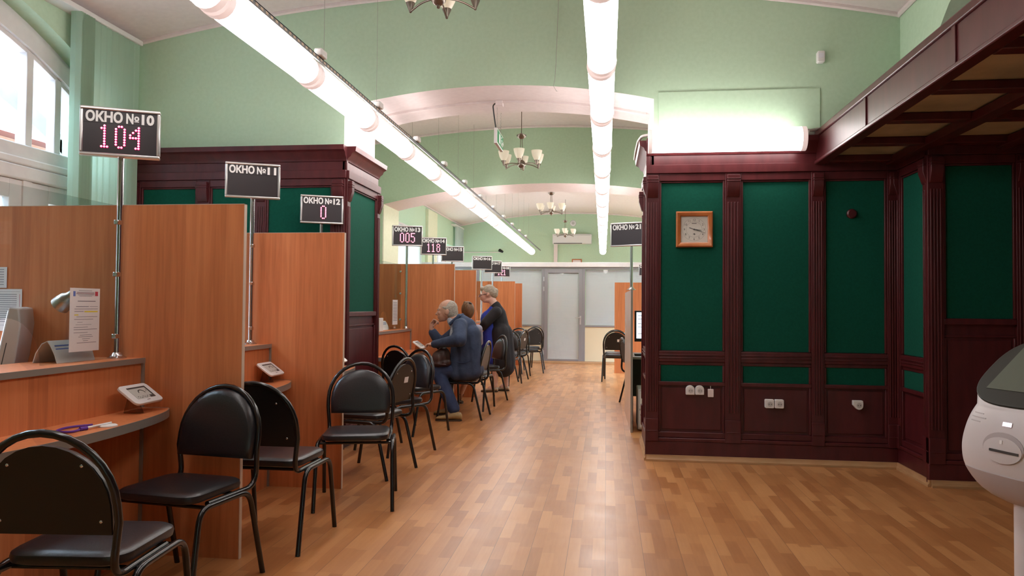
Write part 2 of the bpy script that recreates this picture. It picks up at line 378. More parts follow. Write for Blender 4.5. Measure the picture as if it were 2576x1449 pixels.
# plaster cove strip where the vault meets the walls
def arch_wall(name, ya, yb, x0, x1, zs, zc, lift=0.17):
    """wall across the room with a segmental arched opening from x0 to x1"""
    xm = (x0+x1)/2; hw = (x1-x0)/2
    az = lambda x: zc-(zc-zs)*((x-xm)/hw)**2
    b = MB()
    ax = [x0+(x1-x0)*i/24 for i in range(25)]
    def slab(xa, xb, za, zb):          # quad columns, lower edge za(x), upper zb(x)
        p = []
        for y in (ya, yb): p += [(xa, y, za(xa)), (xb, y, za(xb)), (xb, y, zb(xb)), (xa, y, zb(xa))]
        v = [b.bm.verts.new(q) for q in p]
        for k, idx in enumerate(((0, 1, 2, 3), (7, 6, 5, 4), (0, 4, 5, 1), (2, 6, 7, 3), (1, 5, 6, 2), (3, 7, 4, 0))):
            b.mi = 0 if k < 2 else 1
            b._f([v[i] for i in idx])
    top = lambda x: vault(x)+0.1
    for xa, xb in zip(ax, ax[1:]): slab(xa, xb, az, top)
    for xa, xb in ((XL-0.3, x0), (x1, XR+0.4)):
        n = 10
        for i in range(n):
            p, q = xa+(xb-xa)*i/n, xa+(xb-xa)*(i+1)/n
            slab(p, q, lambda x: 0.0, top)
    bmesh.ops.remove_doubles(b.bm, verts=b.bm.verts, dist=1e-5)
    # faces shared by neighbouring columns lie inside the wall: drop them
    inner = [f for f in b.bm.faces if abs(f.normal.x) > 0.99 and x0+1e-4 < f.calc_center_median().x < x1-1e-4]
    bmesh.ops.delete(b.bm, geom=inner, context='FACES')
    return st(b.build(name, ['mint', 'plaster'])), az
wall_near, arch1 = arch_wall('wall_near_arch', YA, YB, -2.38, 0.40, 3.11, 3.268)
wall_second, arch2 = arch_wall('wall_second_arch', YC, YD, -3.55, 1.65, 2.92, 3.225)
b = MB(); b.box(XL-0.3, 4.2, YE, YE+0.2, 0, 4.3); st(b.build('wall_far', 'mint'))
b = MB(); b.box(XL-0.3, 4.2, Y0-0.2, Y0, 0, 4.3); st(b.build('wall_back', 'mint'))
# left wall: bay with the arched window, plain stretch, bay with the blind-covered window
WY0, WY1, WSILL = 2.35, 6.12, 0.55
def warch(y): return 3.74-0.155*(y-4.2)**2
b = MB()
T = 0.42
def lw(y0, y1, z0, z1): b.box(XL-T, XL, y0, y1, z0, z1)
lw(Y0, WY0, 0, 3.9); lw(WY1, YA, 0, 3.9); lw(WY0, WY1, 0, WSILL)
n = 20
for i in range(n):
    ya, yb = WY0+(WY1-WY0)*i/n, WY0+(WY1-WY0)*(i+1)/n
    b.hexa([(XL-T, ya, warch(ya)), (XL, ya, warch(ya)), (XL, yb, warch(yb)), (XL-T, yb, warch(yb)), (XL-T, ya, 3.9), (XL, ya, 3.9), (XL, yb, 3.9), (XL-T, yb, 3.9)])
lw(YB, YC, 0, 3.9); lw(YD, 13.0, 0, 3.9); lw(13.0, 16.7, 0, 0.9); lw(13.0, 16.7, 3.05, 3.9); lw(16.7, 19.0, 0, 3.9); lw(19.0, 22.1, 0, 0.9); lw(19.0, 22.1, 3.05, 3.9); lw(22.1, YE, 0, 3.9)
st(b.build('wall_left', 'mint'))
# right side: wall above the canopy in the near bay, with a rounded recess, walls with openings for two added windows further on
b = MB()
RY0, RY1 = 1.9, 5.95
lw = lambda y0, y1, z0, z1: b.box(XR, XR+0.4, y0, y1, z0, z1)
rarch = lambda y: 3.0+0.80*max(0.0, 1-(abs(y-3.92)/2.03)**2.6)**0.5
lw(RY1, YA, 2.74, 3.95); lw(Y0, RY0, 2.74, 3.95)
for i in range(24):
    ya, yb = RY0+(RY1-RY0)*i/24, RY0+(RY1-RY0)*(i+1)/24
    za, zb = rarch(ya), rarch(yb)
    b.hexa([(XR, ya, za), (XR+0.4, ya, za), (XR+0.4, yb, zb), (XR, yb, zb), (XR, ya, 3.95), (XR+0.4, ya, 3.95), (XR+0.4, yb, 3.95), (XR, yb, 3.95)])
b.box(XR, XR+0.4, YB, YC, 0, 3.95); 
for ya, yb, z0, z1 in ((YD, 13.0, 0, 3.95), (13.0, 16.6, 0, 0.9), (13.0, 16.6, 3.05, 3.95), (16.6, 18.4, 0, 3.95), (18.4, 21.8, 0, 0.9), (18.4, 21.8, 3.05, 3.95), (21.8, YE, 0, 3.95)): b.box(XR, XR+0.4, ya, yb, z0, z1)

st(b.build('wall_right', 'mint'))
b = MB(); b.box(XR+1.0, XR+1.2, Y0, 5.9, 0, 2.8); st(b.build('wall_right_lobby_side', 'mahogany'))  # unseen side; dark wood chosen to cut light bounced into the lobby
b = MB(); b.box(XR+0.36, XR+0.42, RY0, RY1, 2.74, 3.95); st(b.build('wall_right_recess', 'plaster'))
# pale return of the second pier and the pilaster strips of the far bay
b = MB(); b.box(XL, -3.54, YC+0.012, YD+0.02, 0, 2.93); b.box(XL-0.02, XL+0.07, 17.9, 18.9, 0, 3.7); st(b.build('trim_1', 'cream_wall'))
# thin plaster coves along the vault edges
b = MB()
for y, s in ((YA, -1), (YC, -1), (YE, -1)):
    b.tube([(x, y+s*0.012, vault(x)-0.012) for x in XS], 0.022, 6)
for ya, yb in ((Y0, YA), (YB, YC), (YD, YE)):
    for x in (XL+0.012, XR-0.012): b.tube([(x, ya, vault(x)-0.012), (x, yb, vault(x)-0.012)], 0.022, 6)
st(b.build('trim_2', 'plaster'))
# flush painted cover board on the green wall above the right pier
b = MB(); b.box(0.44, 1.78, YA-0.008, YA, 2.76, 3.165); st(b.build('trim_3', 'mint', bevel=0.003))

# ---------------------------------------------------------------- wood panelling of the piers
def panelling(name, o, ud, nd, L, pil, ztop=True, style='A', blind_ends=False):
    """o: foot of the wall, ud along it, nd out of it; pil: (u0, u1) of each pilaster"""
    root = structure(name, (o[0], o[1], 0)); ox = Vector((o[0], o[1], 0)); u = Vector((ud[0], ud[1], 0)); n = Vector((nd[0], nd[1], 0))
    P = lambda a, d, z: ox+u*a+n*d+Vector((0, 0, z))
    def bx(b, u0, u1, n0, n1, z0, z1): b.hexa([P(u0, n0, z0), P(u1, n0, z0), P(u1, n1, z0), P(u0, n1, z0), P(u0, n0, z1), P(u1, n0, z1), P(u1, n1, z1), P(u0, n1, z1)])
    ZT = 2.43
    b = MB(); bx(b, 0, L, 0.0, 0.018, 0.0, 2.70); b.build('backing_board', 'mahogany', root)
    b = MB(); bx(b, 0, L, 0.018, 0.050, 0.05, 0.17); b.build('plinth', 'mahogany', root, bevel=0.004)
    b = MB(); bx(b, 0, L, 0.018, 0.055, 0.17, 0.20); bx(b, 0, L, 0.018, 0.040, 0.20, 0.25); b.build('base_rail', 'mahogany', root, bevel=0.006)
    b = MB()
    bx(b, -0.0, L, 0.018, 0.062, ZT+0.02, 2.525); bx(b, 0, L, 0.018, 0.030, 2.525, 2.62)
    b.build('frieze', 'mahogany', root, bevel=0.004)
    b = MB()   # stepped cornice
    prof = [(0.018, 2.60), (0.040, 2.61), (0.048, 2.635), (0.075, 2.655), (0.085, 2.68), (0.118, 2.70), (0.125, 2.742), (0.018, 2.742)]
    e = 0.10 if not blind_ends else 0.0
    b.loft([[P(0, d, z) for d, z in prof], [P(L, d, z) for d, z in prof]]); b.build('cornice', 'mahogany', root)
    for u0, u1 in pil:
        b = MB(); w = u1-u0
        bx(b, u0, u1, 0.018, 0.050, 0.17, ZT+0.02)
        for k in range(4):
            c = u0+w*(0.2+0.2*k); bx(b, c-w*0.055, c+w*0.055, 0.050, 0.058, 0.42, 2.20)
        bx(b, u0, u1, 0.050, 0.062, 0.17, 0.36); bx(b, u0+w*0.08, u1-w*0.08, 0.05, 0.066, 0.255, 0.262)
        cp = [(0.05, 2.24), (0.062, 2.25), (0.088, 2.33), (0.088, 2.43), (0.05, 2.43)]
        b.loft([[P(u0+w*0.1, d, z) for d, z in cp], [P(u1-w*0.1, d, z) for d, z in cp]])
        bx(b, u0+w*0.06, u1-w*0.06, 0.05, 0.092, 2.372, 2.380); bx(b, u0+w*0.06, u1-w*0.06, 0.05, 0.092, 2.392, 2.400)
        b.build('pilaster', 'mahogany', root, bevel=0.003)
    gaps = [(a[1], c[0]) for a, c in zip(pil, pil[1:])]
    for g0, g1 in gaps:
        if g1-g0 < 0.1: continue
        if style == 'A': greens = ((0.94, ZT-0.01), (0.675, 0.815)); rails = ((0.845, 0.935, 0.046), (0.815, 0.845, 0.03), (0.645, 0.675, 0.046)); lows = (0.25, 0.645)
        else: greens = ((1.24, ZT-0.01),); rails = ((1.195, 1.24, 0.05), (1.10, 1.12, 0.032)); lows = (0.25, 1.10)
        b = MB()
        for z0, z1, d in rails: bx(b, g0, g1, 0.018, d, z0, z1)
        if style == 'A': bx(b, g0, g1, 0.046, 0.056, 0.875, 0.882); bx(b, g0, g1, 0.046, 0.056, 0.9, 0.907)
        b.build('dado_rail', 'mahogany', root, bevel=0.005)
        b = MB()
        bx(b, g0, g1, 0.018, 0.048, ZT-0.045, ZT+0.02); bx(b, g0, g1, 0.018, 0.036, ZT-0.06, ZT-0.045)
        for z0, z1 in (greens+(lows,)):
            bx(b, g0, g0+0.018, 0.018, 0.040, z0, z1); bx(b, g1-0.018, g1, 0.018, 0.040, z0, z1)
        b.build('panel_moulding', 'mahogany', root, bevel=0.004)
        for z0, z1 in greens:
            b = MB(); bx(b, g0+0.018, g1-0.018, 0.018, 0.024, z0, z1-0.05 if z1 > 2 else z1); b.build('felt_panel', 'felt', root)['label'] = 'green felt panel'
        b = MB(); bx(b, g0+0.03, g1-0.03, 0.018, 0.026, lows[0]+0.02, lows[1]-0.02); b.build('lower_panel', 'mahogany', root, bevel=0.006)
    return root
W = 0.018
# right pier: face, reveal of the opening, return and the wall under the canopy
panelling('wall_panelling_right', (0.335, YA), (1, 0), (0, -1), 2.055, [(0.0, 0.11), (0.66, 0.79), (1.36, 1.462), (1.96, 2.055)])
panelling('wall_panelling_opening_right', (0.40, YA-0.03), (0, 1), (-1, 0), 0.93, [(0.0, 0.10), (0.83, 0.93)])
panelling('wall_panelling_return', (2.42, 5.836), (0, 1), (-1, 0), 0.664, [(0.0, 0.115), (0.564, 0.664)])
b = MB(); b.box(2.42, 3.6, 5.88, YA, 0, 2.74); st(b.build('wall_right_lobby', 'plaster'))
panelling('wall_panelling_lobby', (2.358, 5.88), (1, 0), (0, -1), 1.12, [(0.0, 0.112), (0.61, 0.71), (1.02, 1.12)], style='B')
# left pier: face and reveal
panelling('wall_panelling_left', (-4.44, YA), (1, 0), (0, -1), 2.10, [(0.0, 0.10), (0.66, 0.79), (1.24, 1.34), (1.97, 2.09)], style='A')
panelling('wall_panelling_opening_left', (-2.38, YA-0.03), (0, 1), (1, 0), 0.97, [(0.0, 0.08), (0.89, 0.97)], style='B')
# pale beech skirting along the foot of the right-hand panelling
def skirt(name, pts):
    b = MB()
    for (x0, y0), (x1, y1) in zip(pts, pts[1:]):
        d = Vector((x1-x0, y1-y0, 0)); nrm = Vector((d.y, -d.x, 0)).normalized()
        p0, p1 = Vector((x0, y0, 0)), Vector((x1, y1, 0))
        prof = [(0, 0), (0.022, 0), (0.022, 0.018), (0.012, 0.03), (0.010, 0.055), (0, 0.055)]
        b.loft([[p0+nrm*a+Vector((0, 0, z)) for a, z in prof], [p1+nrm*a+Vector((0, 0, z)) for a, z in prof]])
    return st(b.build(name, 'light_wood'))
skirt('baseboard_right', [(0.343, YA-0.05), (2.372, YA-0.05)])
skirt('baseboard_opening', [(0.348, YB), (0.348, YA-0.05)])
skirt('baseboard_return', [(2.37, YA-0.05), (2.37, 5.83)])
skirt('baseboard_lobby', [(2.372, 5.83), (3.4, 5.83)])
skirt('baseboard_glass_partition', [(-4.4, 17.22), (2.4, 17.22)])

# ---------------------------------------------------------------- canopy of the lobby
cn = thing('lobby_canopy', 'dark red wooden canopy with grey cloth panels jutting over the lobby at right', 'canopy', (2.5, 4.5, 2.5))
b = MB(); b.box(1.74, 1.775, -1.2, YA-0.02, 2.53, 2.735); b.build('fascia_board', 'mahogany', cn)  # near end lengthened out of view to shade the lobby
b = MB(); b.box(1.715, 1.80, -1.2, YA-0.06, 2.505, 2.535); b.build('lower_lip', 'mahogany', cn, bevel=0.008)
b = MB(); b.box(1.725, 1.82, -1.2, YA-0.02, 2.735, 2.79); b.build('top_cap', 'mahogany', cn, bevel=0.01)
for y in (5.27, 3.97, 2.7, 1.4, 0.1):
    b = MB(); b.box(1.73, 1.742, y-0.022, y+0.022, 2.535, 2.735); b.build('joint_strip', 'mahogany', cn, bevel=0.003)
for y in (6.36, 5.72, 5.03, 4.36, 3.69, 3.0, 2.3, 1.6, 0.9, 0.2, -0.5):
    b = MB(); b.box(1.80, 3.42, y-0.045, y+0.045, 2.505, 2.56); b.build('cross_bar', 'mahogany', cn, bevel=0.006)
for x in (2.33, 2.88):
    b = MB(); b.box(x-0.05, x+0.05, -1.2, YA-0.03, 2.49, 2.55); b.build('long_bar', 'mahogany', cn, bevel=0.006)
b = MB(); b.box(1.775, 3.42, -1.2, YA-0.02, 2.56, 2.58); b.build('cloth_panel', 'canopy_cloth', cn)['label'] = 'sagging grey cloth between the bars'
b = MB(); b.box(1.775, 3.42, -1.2, YA-0.02, 2.72, 2.74); b.build('roof_board', 'mahogany', cn)
# ---------------------------------------------------------------- windows on the left
w1 = structure('window_1', (-4.62, 4.2, 0.6))
WX = -4.62
def parch(y, d): return warch(y)-d
b = MB(); n = 24
ys = [WY0+(WY1-WY0)*i/n for i in range(n+1)]
for ya, yb in zip(ys, ys[1:]):
    b.hexa([(WX-0.06, ya, parch(ya, 0.24)), (WX+0.02, ya, parch(ya, 0.24)), (WX+0.02, yb, parch(yb, 0.24)), (WX-0.06, yb, parch(yb, 0.24)),
            (WX-0.06, ya, warch(ya)), (WX+0.02, ya, warch(ya)), (WX+0.02, yb, warch(yb)), (WX-0.06, yb, warch(yb))])
    b.hexa([(WX+0.02, ya, parch(ya, 0.205)), (WX+0.05, ya, parch(ya, 0.205)), (WX+0.05, yb, parch(yb, 0.205)), (WX+0.02, yb, parch(yb, 0.205)),
            (WX+0.02, ya, parch(ya, 0.06)), (WX+0.05, ya, parch(ya, 0.06)), (WX+0.05, yb, parch(yb, 0.06)), (WX+0.02, yb, parch(yb, 0.06))])
b.build('window_frame', 'white_paint', w1)
b = MB()
for y in (2.95, 3.45, 3.95, 4.45, 4.92, 5.38, 5.69, 6.05):
    b.box(WX-0.05, WX+0.03, y-0.035, y+0.035, 2.52, warch(y)-0.22)
b.build('mullion', 'white_paint', w1, bevel=0.006)
b = MB()
b.box(WX-0.06, WX+0.05, WY0, WY1, 2.43, 2.55); b.box(WX-0.06, WX+0.08, WY0, WY1, 2.38, 2.44); b.box(WX-0.06, WX+0.065, WY0, WY1, 2.27, 2.38)
b.build('transom', 'white_paint', w1, bevel=0.012)
b = MB()                      # casements below: wide stiles with narrow panes
panes = [(2.5, 2.9), (3.1, 3.5), (3.7, 4.1), (4.3, 4.6), (4.72, 5.21), (5.62, 5.80)]
edges = [WY0]+[v for p in panes for v in p]+[WY1]
for k in range(0, len(edges), 2): b.box(WX-0.05, WX+0.02, edges[k], edges[k+1], WSILL, 2.27)
for y0, y1 in panes: b.box(WX-0.05, WX+0.02, y0, y1, 2.12, 2.27); b.box(WX-0.05, WX+0.02, y0, y1, WSILL, 0.75)
b.build('casement', 'white_paint', w1, bevel=0.006)
b = MB(); b.box(WX+0.02, WX+0.035, 5.33, 5.42, WSILL, 2.27); b.box(WX+0.03, WX+0.06, 5.365, 5.385, 1.9, 1.98); b.build('meeting_strip', 'white_paint', w1)
b = MB(); b.box(WX-0.035, WX-0.029, WY0, WY1, WSILL, 3.5); b.build('glass_pane', 'clear_glass', w1)
b = MB()                      # outer window layer
OX = -4.83
for ya, yb in zip(ys, ys[1:]):
    b.hexa([(OX-0.04, ya, parch(ya, 0.60)), (OX+0.02, ya, parch(ya, 0.60)), (OX+0.02, yb, parch(yb, 0.60)), (OX-0.04, yb, parch(yb, 0.60)),
            (OX-0.04, ya, parch(ya, 0.44)), (OX+0.02, ya, parch(ya, 0.44)), (OX+0.02, yb, parch(yb, 0.44)), (OX-0.04, yb, parch(yb, 0.44))])
for y in (2.9, 3.5, 4.1, 4.75, 5.22, 5.60, 5.98): b.box(OX-0.04, OX+0.02, y-0.04, y+0.04, WSILL, warch(y)-0.5)
b.box(OX-0.04, OX+0.02, WY0, WY1, 2.28, 2.46)
b.build('outer_frame', 'white_paint', w1)
def plain_window(name, x, y0, y1):
    w = structure(name, (x, (y0+y1)/2, 0.9)); n = 3
    b = MB(); b.box(x-0.04, x+0.04, y0, y1, 0.9, 1.0); b.box(x-0.04, x+0.04, y0, y1, 2.95, 3.05)
    for i in range(n+1):
        y = y0+0.05+(y1-y0-0.1)*i/n; b.box(x-0.04, x+0.04, y-0.05, y+0.05, 1.0, 2.95)
    b.build('window_frame', 'white_paint', w)
    b = MB(); b.box(x-0.003, x+0.003, y0, y1, 0.95, 3.0); b.build('glass_pane', 'clear_glass', w)
plain_window('window_2', -4.66, 13.0, 16.7); plain_window('window_3', -4.66, 19.0, 22.1)
plain_window('added_window_4', XR+0.22, 13.0, 16.6); plain_window('added_window_5', XR+0.22, 18.4, 21.8)  # unseen right-hand windows, added to bring daylight to the far end
# outside: a brick house with a tiled roof across the yard
hs = thing('brick_house', 'sunlit brick house with tiled roof seen through the arched window', 'house', (-14.0, 14.0, -4))
b = MB(); b.box(-18, -12, 3, 14.5, -4, 4.6); b.box(-12, -11.9, 3, 14.5, 4.3, 4.6); b.build('brick_wall', 'brick', hs)
b = MB(); b.prism([(-18.5, 4.6), (-11.5, 4.6), (-15, 7.0)], lambda u, v, a: (u, a, v), 2.6, 14.9); b.build('roof', 'roof_tile', hs)
# vertical blinds
def blind(name, label, x, y0, y1, ztop, zbot, bunch, m):
    t = thing(name, label, 'blind', (x, (y0+y1)/2, zbot))
    b = MB(); b.box(x-0.115, x+0.03, y0-0.25, y1+0.03, ztop, ztop+0.045); b.build('headrail', 'white_plastic', t, bevel=0.006)
    b = MB()
    def slat(y, ang, w=0.089):
        dx, dy = math.cos(ang)*w/2, math.sin(ang)*w/2; pts = []
        for z in (zbot, ztop): pts.append([(x-dx, y-dy, z), (x+0.006*math.sin(ang), y-0.006, z), (x+dx, y+dy, z)])
        for i in range(2):
            v = [b.bm.verts.new(q) for q in (pts[0][i], pts[0][i+1], pts[1][i+1], pts[1][i])]; b._f(v)
    for i in range(bunch): slat(y0+i*0.016, math.radians(12+random.uniform(-5, 5)))
    ya = y0+bunch*0.016+0.05; k = max(1, int((y1-ya)/0.078))
    for i in range(k+1): slat(ya+(y1-ya-0.04)*i/k, math.radians(random.uniform(62, 80)))
    b.build('slats', m, t); return t
blind('vertical_blind', 'pale green vertical blind bunched beside the arched window at left', -4.33, 5.55, 6.36, 3.70, 0.35, 11, 'blind_cloth')
blind('vertical_blind', 'white vertical blind over the window beyond the second arch', -4.30, 13.9, 16.95, 3.0, 0.5, 6, 'blind_white')
blind('vertical_blind', 'narrow white vertical blind in the left corner by the far wall', -4.33, 21.2, 22.2, 3.62, 1.0, 3, 'blind_white')

# ---------------------------------------------------------------- glazed partition with door at the end of the aisle
GY = 17.25
gp = structure('wall_glass_partition', (-1.0, GY, 0))
DX0, DX1 = -1.43, -0.55
b = MB(); b.box(XL, XR, GY-0.09, GY+0.09, 2.225, 2.335); b.build('top_beam', 'white_paint', gp, bevel=0.01)
b = MB()
b.box(XL, DX0-0.06, GY-0.03, GY+0.03, 2.17, 2.225); b.box(DX1+0.06, XR, GY-0.03, GY+0.03, 2.17, 2.225); b.box(DX0-0.06, DX1+0.06, GY-0.03, GY+0.03, 2.19, 2.225)
for x in (XL+0.03, -3.0, DX0-0.03, DX1+0.03, 0.99, XR-0.03): b.box(x-0.035, x+0.035, GY-0.03, GY+0.03, 0, 2.19)
for x0, x1 in ((XL, DX0-0.06), (DX1+0.06, XR)): b.box(x0, x1, GY-0.03, GY+0.03, 0.845, 0.885); b.box(x0, x1, GY-0.03, GY+0.03, 0, 0.05)
b.build('post_and_rail', 'alu', gp, bevel=0.004)
for x0, x1 in ((XL+0.065, -3.035), (-2.965, DX0-0.065), (DX1+0.065, 0.955), (1.025, XR-0.065)):
    b = MB(); b.box(x0, x1, GY-0.012, GY+0.012, 0.05, 0.845); b.build('lower_panel', 'cream_panel', gp)['label'] = 'cream panel'
    b = MB(); b.box(x0, x1, GY-0.006, GY-0.001, 0.885, 2.17); b.build('glass_pane', 'clear_glass', gp)
def venetian(name, label, x0, x1, z0, z1, y, group=None, parent=None):
    b = MB(); k = int((z1-z0)/0.026)
    for i in range(k):
        z = z0+(z1-z0)*(i+0.5)/k
        b.hexa([(x0, y, z-0.011), (x1, y, z-0.011), (x1, y+0.012, z+0.012), (x0, y+0.012, z+0.012), (x0, y, z-0.0095), (x1, y, z-0.0095), (x1, y+0.012, z+0.0135), (x0, y+0.012, z+0.0135)])
    return b
for lab, x0, x1 in (('at the left end', XL+0.08, -3.05), ('left of the glazed door', -2.95, DX0-0.075), ('right of the glazed door', DX1+0.075, 0.94), ('at the right end', 1.04, XR-0.08)):
    t = thing('venetian_blind', 'white venetian blind behind the partition glass '+lab, 'blind', ((x0+x1)/2, GY+0.04, 0.9), 0, 'venetian blinds of the glazed partition')
    venetian('', '', x0, x1, 0.90, 2.13, GY+0.035).build('slats', 'slat_white', t)
    b = MB(); b.box(x0, x1, GY+0.03, GY+0.06, 2.13, 2.165); b.build('headrail', 'slat_white', t)
    b = MB(); b.box(x0, x1, GY+0.035, GY+0.05, 0.888, 0.9); b.build('bottom_rail', 'slat_white', t)
dr = structure('door_1', ((DX0+DX1)/2, GY, 0))
b = MB()
b.box(DX0, DX0+0.085, GY-0.04, GY+0.02, 0.01, 2.185); b.box(DX1-0.085, DX1, GY-0.04, GY+0.02, 0.01, 2.185)
b.box(DX0+0.085, DX1-0.085, GY-0.04, GY+0.02, 2.09, 2.185); b.box(DX0+0.085, DX1-0.085, GY-0.04, GY+0.02, 0.01, 0.10)
b.build('door_frame', 'alu', dr, bevel=0.004)
b = MB(); b.box(DX0+0.085, DX1-0.085, GY-0.012, GY-0.007, 0.10, 2.09); b.build('glass_pane', 'clear_glass', dr)
venetian('', '', DX0+0.09, DX1-0.09, 0.10, 2.09, GY-0.001).build('blind_slats', 'slat_white', dr)
b = MB(); b.tube(fillet([(DX1-0.04, GY-0.04, 1.055), (DX1-0.04, GY-0.09, 1.055), (DX1-0.16, GY-0.09, 1.06)], 0.02), 0.009, 8); b.box(DX1-0.058, DX1-0.022, GY-0.05, GY-0.04, 0.90, 1.10); b.build('door_handle', 'alu_light', dr)
for z in (1.72, 1.95, 0.25):
    b = MB(); b.tube([(DX0-0.01, GY-0.05, z-0.05), (DX0-0.01, GY-0.05, z+0.05)], 0.013, 8); b.build('hinge', 'alu_light', dr)
# ---------------------------------------------------------------- strip lights
def light_proto(label, loc, rz=0, wired=True):
    t = thing('strip_light', label, 'ceiling light', loc, rz, 'fluorescent strip lights in the two rows')
    L = 1.20; n = 16; hw = 0.088
    arc = [(-hw*math.cos(a), -0.085*math.sin(a)) for a in [math.radians(-48+276*i/n) for i in range(n+1)]]
    b = MB(); b.loft([[Vector((u, 0.05, v)) for u, v in arc], [Vector((u, L-0.05, v)) for u, v in arc]]); b.build('diffuser', 'tube_diffuser', t, world=False)
    for y0, y1 in ((0.0, 0.052), (L-0.052, L)):
        a2 = [(u*1.05, v*1.06) for u, v in arc]
        b = MB(); b.loft([[Vector((u, y0, v)) for u, v in a2], [Vector((u, y1, v)) for u, v in a2]])
        b.build('end_cap', 'cap_glowing', t, world=False)
    b = MB(); b.box(-0.056, 0.056, 0.0, L, 0.062, 0.088); b.build('housing', 'white_plastic', t, world=False, bevel=0.004)
    if wired:
        b = MB(); b.tube([(0.0, 0.25, 0.08), (0.0, 0.25, 1.242)], 0.0013, 6); b.build('suspension_wire', 'wire', t, world=False)
    return t
ZL = 2.855
J0 = 3.52
lp = None; ORD = ['first', 'second', 'third', 'fourth', 'fifth', 'sixth', 'seventh', 'eighth', 'ninth', 'tenth', 'eleventh', 'twelfth', 'thirteenth', 'fourteenth', 'fifteenth', 'sixteenth', 'seventeenth']
lprotos = {}
for side, x, wired, where in (('l', -1.985, True, 'left'), ('r', -0.035, True, 'right')):
    for k in range(-2 if side == 'l' else -1, 14):
        loc = (x-0.008*k if side == 'l' else x-0.005*k, J0+1.24*k, ZL)
        n = k+1 if side == 'l' else k
        lab = '%s white strip light in view from the near end of the %s ceiling row' % (ORD[n], where) if n >= 0 else 'white strip light of the %s ceiling row overhead, before the first one in view' % where
        if side not in lprotos: lprotos[side] = light_proto(lab, loc, 0, wired)
        else: dup(lprotos[side], loc, 0, lab)
for side, x in (('left', -1.865),):
    t = thing('mounting_rail', 'long perforated steel rail carrying the left row of strip lights', 'rail', (x, 10, ZL+0.03))
    b = MB()
    b.box(x-0.02, x+0.02, 0.5, 20.9, ZL+0.045, ZL+0.05); b.box(x+0.016, x+0.02, 0.5, 20.9, ZL+0.02, ZL+0.05); b.mi = 1
    for k in range(70):
        y = 2.6+0.06*k; b.box(x+0.0195, x+0.0215, y, y+0.03, ZL+0.028, ZL+0.042)
    b.build('channel', ['steel_perforated', 'edge_light'], t)
    for k in range(0, 12):
        y = 3.3+1.24*k; b = MB(); b.box(x-0.01, x+0.045, y, y+0.10, ZL+0.05, ZL+0.10); b.build('clamp', 'white_plastic', t, bevel=0.01)
wl = thing('wall_strip_light', 'glowing white strip light on the cornice of the right panelling', 'wall light', (0.98, 6.30, 2.70))
arc = [(0.01-0.085*math.sin(a), -0.098*math.cos(a)) for a in [math.radians(-28+236*i/16) for i in range(17)]]
b = MB(); b.loft([[Vector((0.375, 6.335+u, 2.705+v)) for u, v in arc], [Vector((1.585, 6.335+u, 2.705+v)) for u, v in arc]]); b.build('diffuser', 'tube_diffuser', wl)
for x0, x1 in ((0.345, 0.376), (1.584, 1.622)):
    b = MB(); b.loft([[Vector((x, 6.337+u*1.04, 2.705+v*1.03)) for u, v in arc] for x in (x0, x1)]); b.build('end_cap', 'cap_glowing', wl)
b = MB(); b.box(0.35, 1.62, 6.372, 6.392, 2.66, 2.75); b.build('housing', 'white_plastic', wl)

# ---------------------------------------------------------------- service counters, partitions, glass screens, number signs
SX = -2.39                     # counter front
def counter(name, label, y0, y1, desk=True):
    t = thing('service_counter', label, 'counter', (-2.8, (y0+y1)/2, 0), 0, 'service counters along the left side')
    ym = (y0+y1)/2; a = (y1-y0)/2+0.065; lim = (y1-y0)/2-0.004
    b = MB(); b.box(SX-0.035, SX-0.012, y0, y1, 0.0, 0.99); b.build('front_panel', 'laminate', t)
    b = MB(); b.box(-2.74, SX-0.001, y0, y1, 0.992, 1.016); b.build('shelf', 'laminate', t)
    b = MB(); b.box(SX-0.001, SX+0.003, y0, y1, 0.990, 1.018); b.box(SX-0.012, SX+0.002, y1-0.014, y1-0.002, 0.0, 0.990); b.build('metal_edging', 'edge_grey', t)
    b = MB(); b.box(-3.45, -2.75, y0+0.03, y1-0.03, 0.72, 0.745); b.box(-2.77, -2.75, y0+0.03, y1-0.03, 0.0, 0.72); b.build('work_top', 'laminate', t)
    pts = []
    n = 40
    for i in range(n+1):
        th = PI*i/n; c, s = math.cos(th), math.sin(th)
        pts.append((SX-0.012+0.292*abs(s)**0.72, ym-max(-lim, min(lim, a*c))))
    b = MB(); b.prism(pts, lambda u, v, z: (u, v, z), 0.724, 0.760); b.build('desk_top', 'laminate', t, angle=60)
    b = MB(); ins = [(SX-0.012, pts[0][1])]+pts+[(SX-0.012, pts[-1][1])]
    outer = []
    for i, (u, v) in enumerate(pts):
        p, q = pts[max(i-1, 0)], pts[min(i+1, n)]; d = Vector((q[0]-p[0], q[1]-p[1])).normalized(); outer.append((u+d.y*0.004, v-d.x*0.004))
    for (u0, v0), (u1, v1), (p0, q0), (p1, q1) in zip(pts, pts[1:], outer, outer[1:]):
        b.hexa([(u0, v0, 0.722), (p0, q0, 0.722), (p1, q1, 0.722), (u1, v1, 0.722), (u0, v0, 0.762), (p0, q0, 0.762), (p1, q1, 0.762), (u1, v1, 0.762)])
    b.build('desk_edging', 'edge_grey', t)
    return t
def partition(label, y, xl=-3.7, xr=-1.853, h=1.82, group='laminate partitions between the service counters'):
    t = thing('partition_panel', label, 'partition', ((xl+xr)/2, y, 0), 0, group)
    b = MB(); b.box(xl, xr-0.003, y, y+0.024, 0.0, h-0.003); b.build('board', 'laminate', t)
    b = MB(); b.box(xr-0.003, xr, y-0.001, y+0.025, 0.0, h); b.box(xl, xr, y-0.001, y+0.025, h-0.003, h); b.build('edge_strip', 'edge_light', t)
    return t
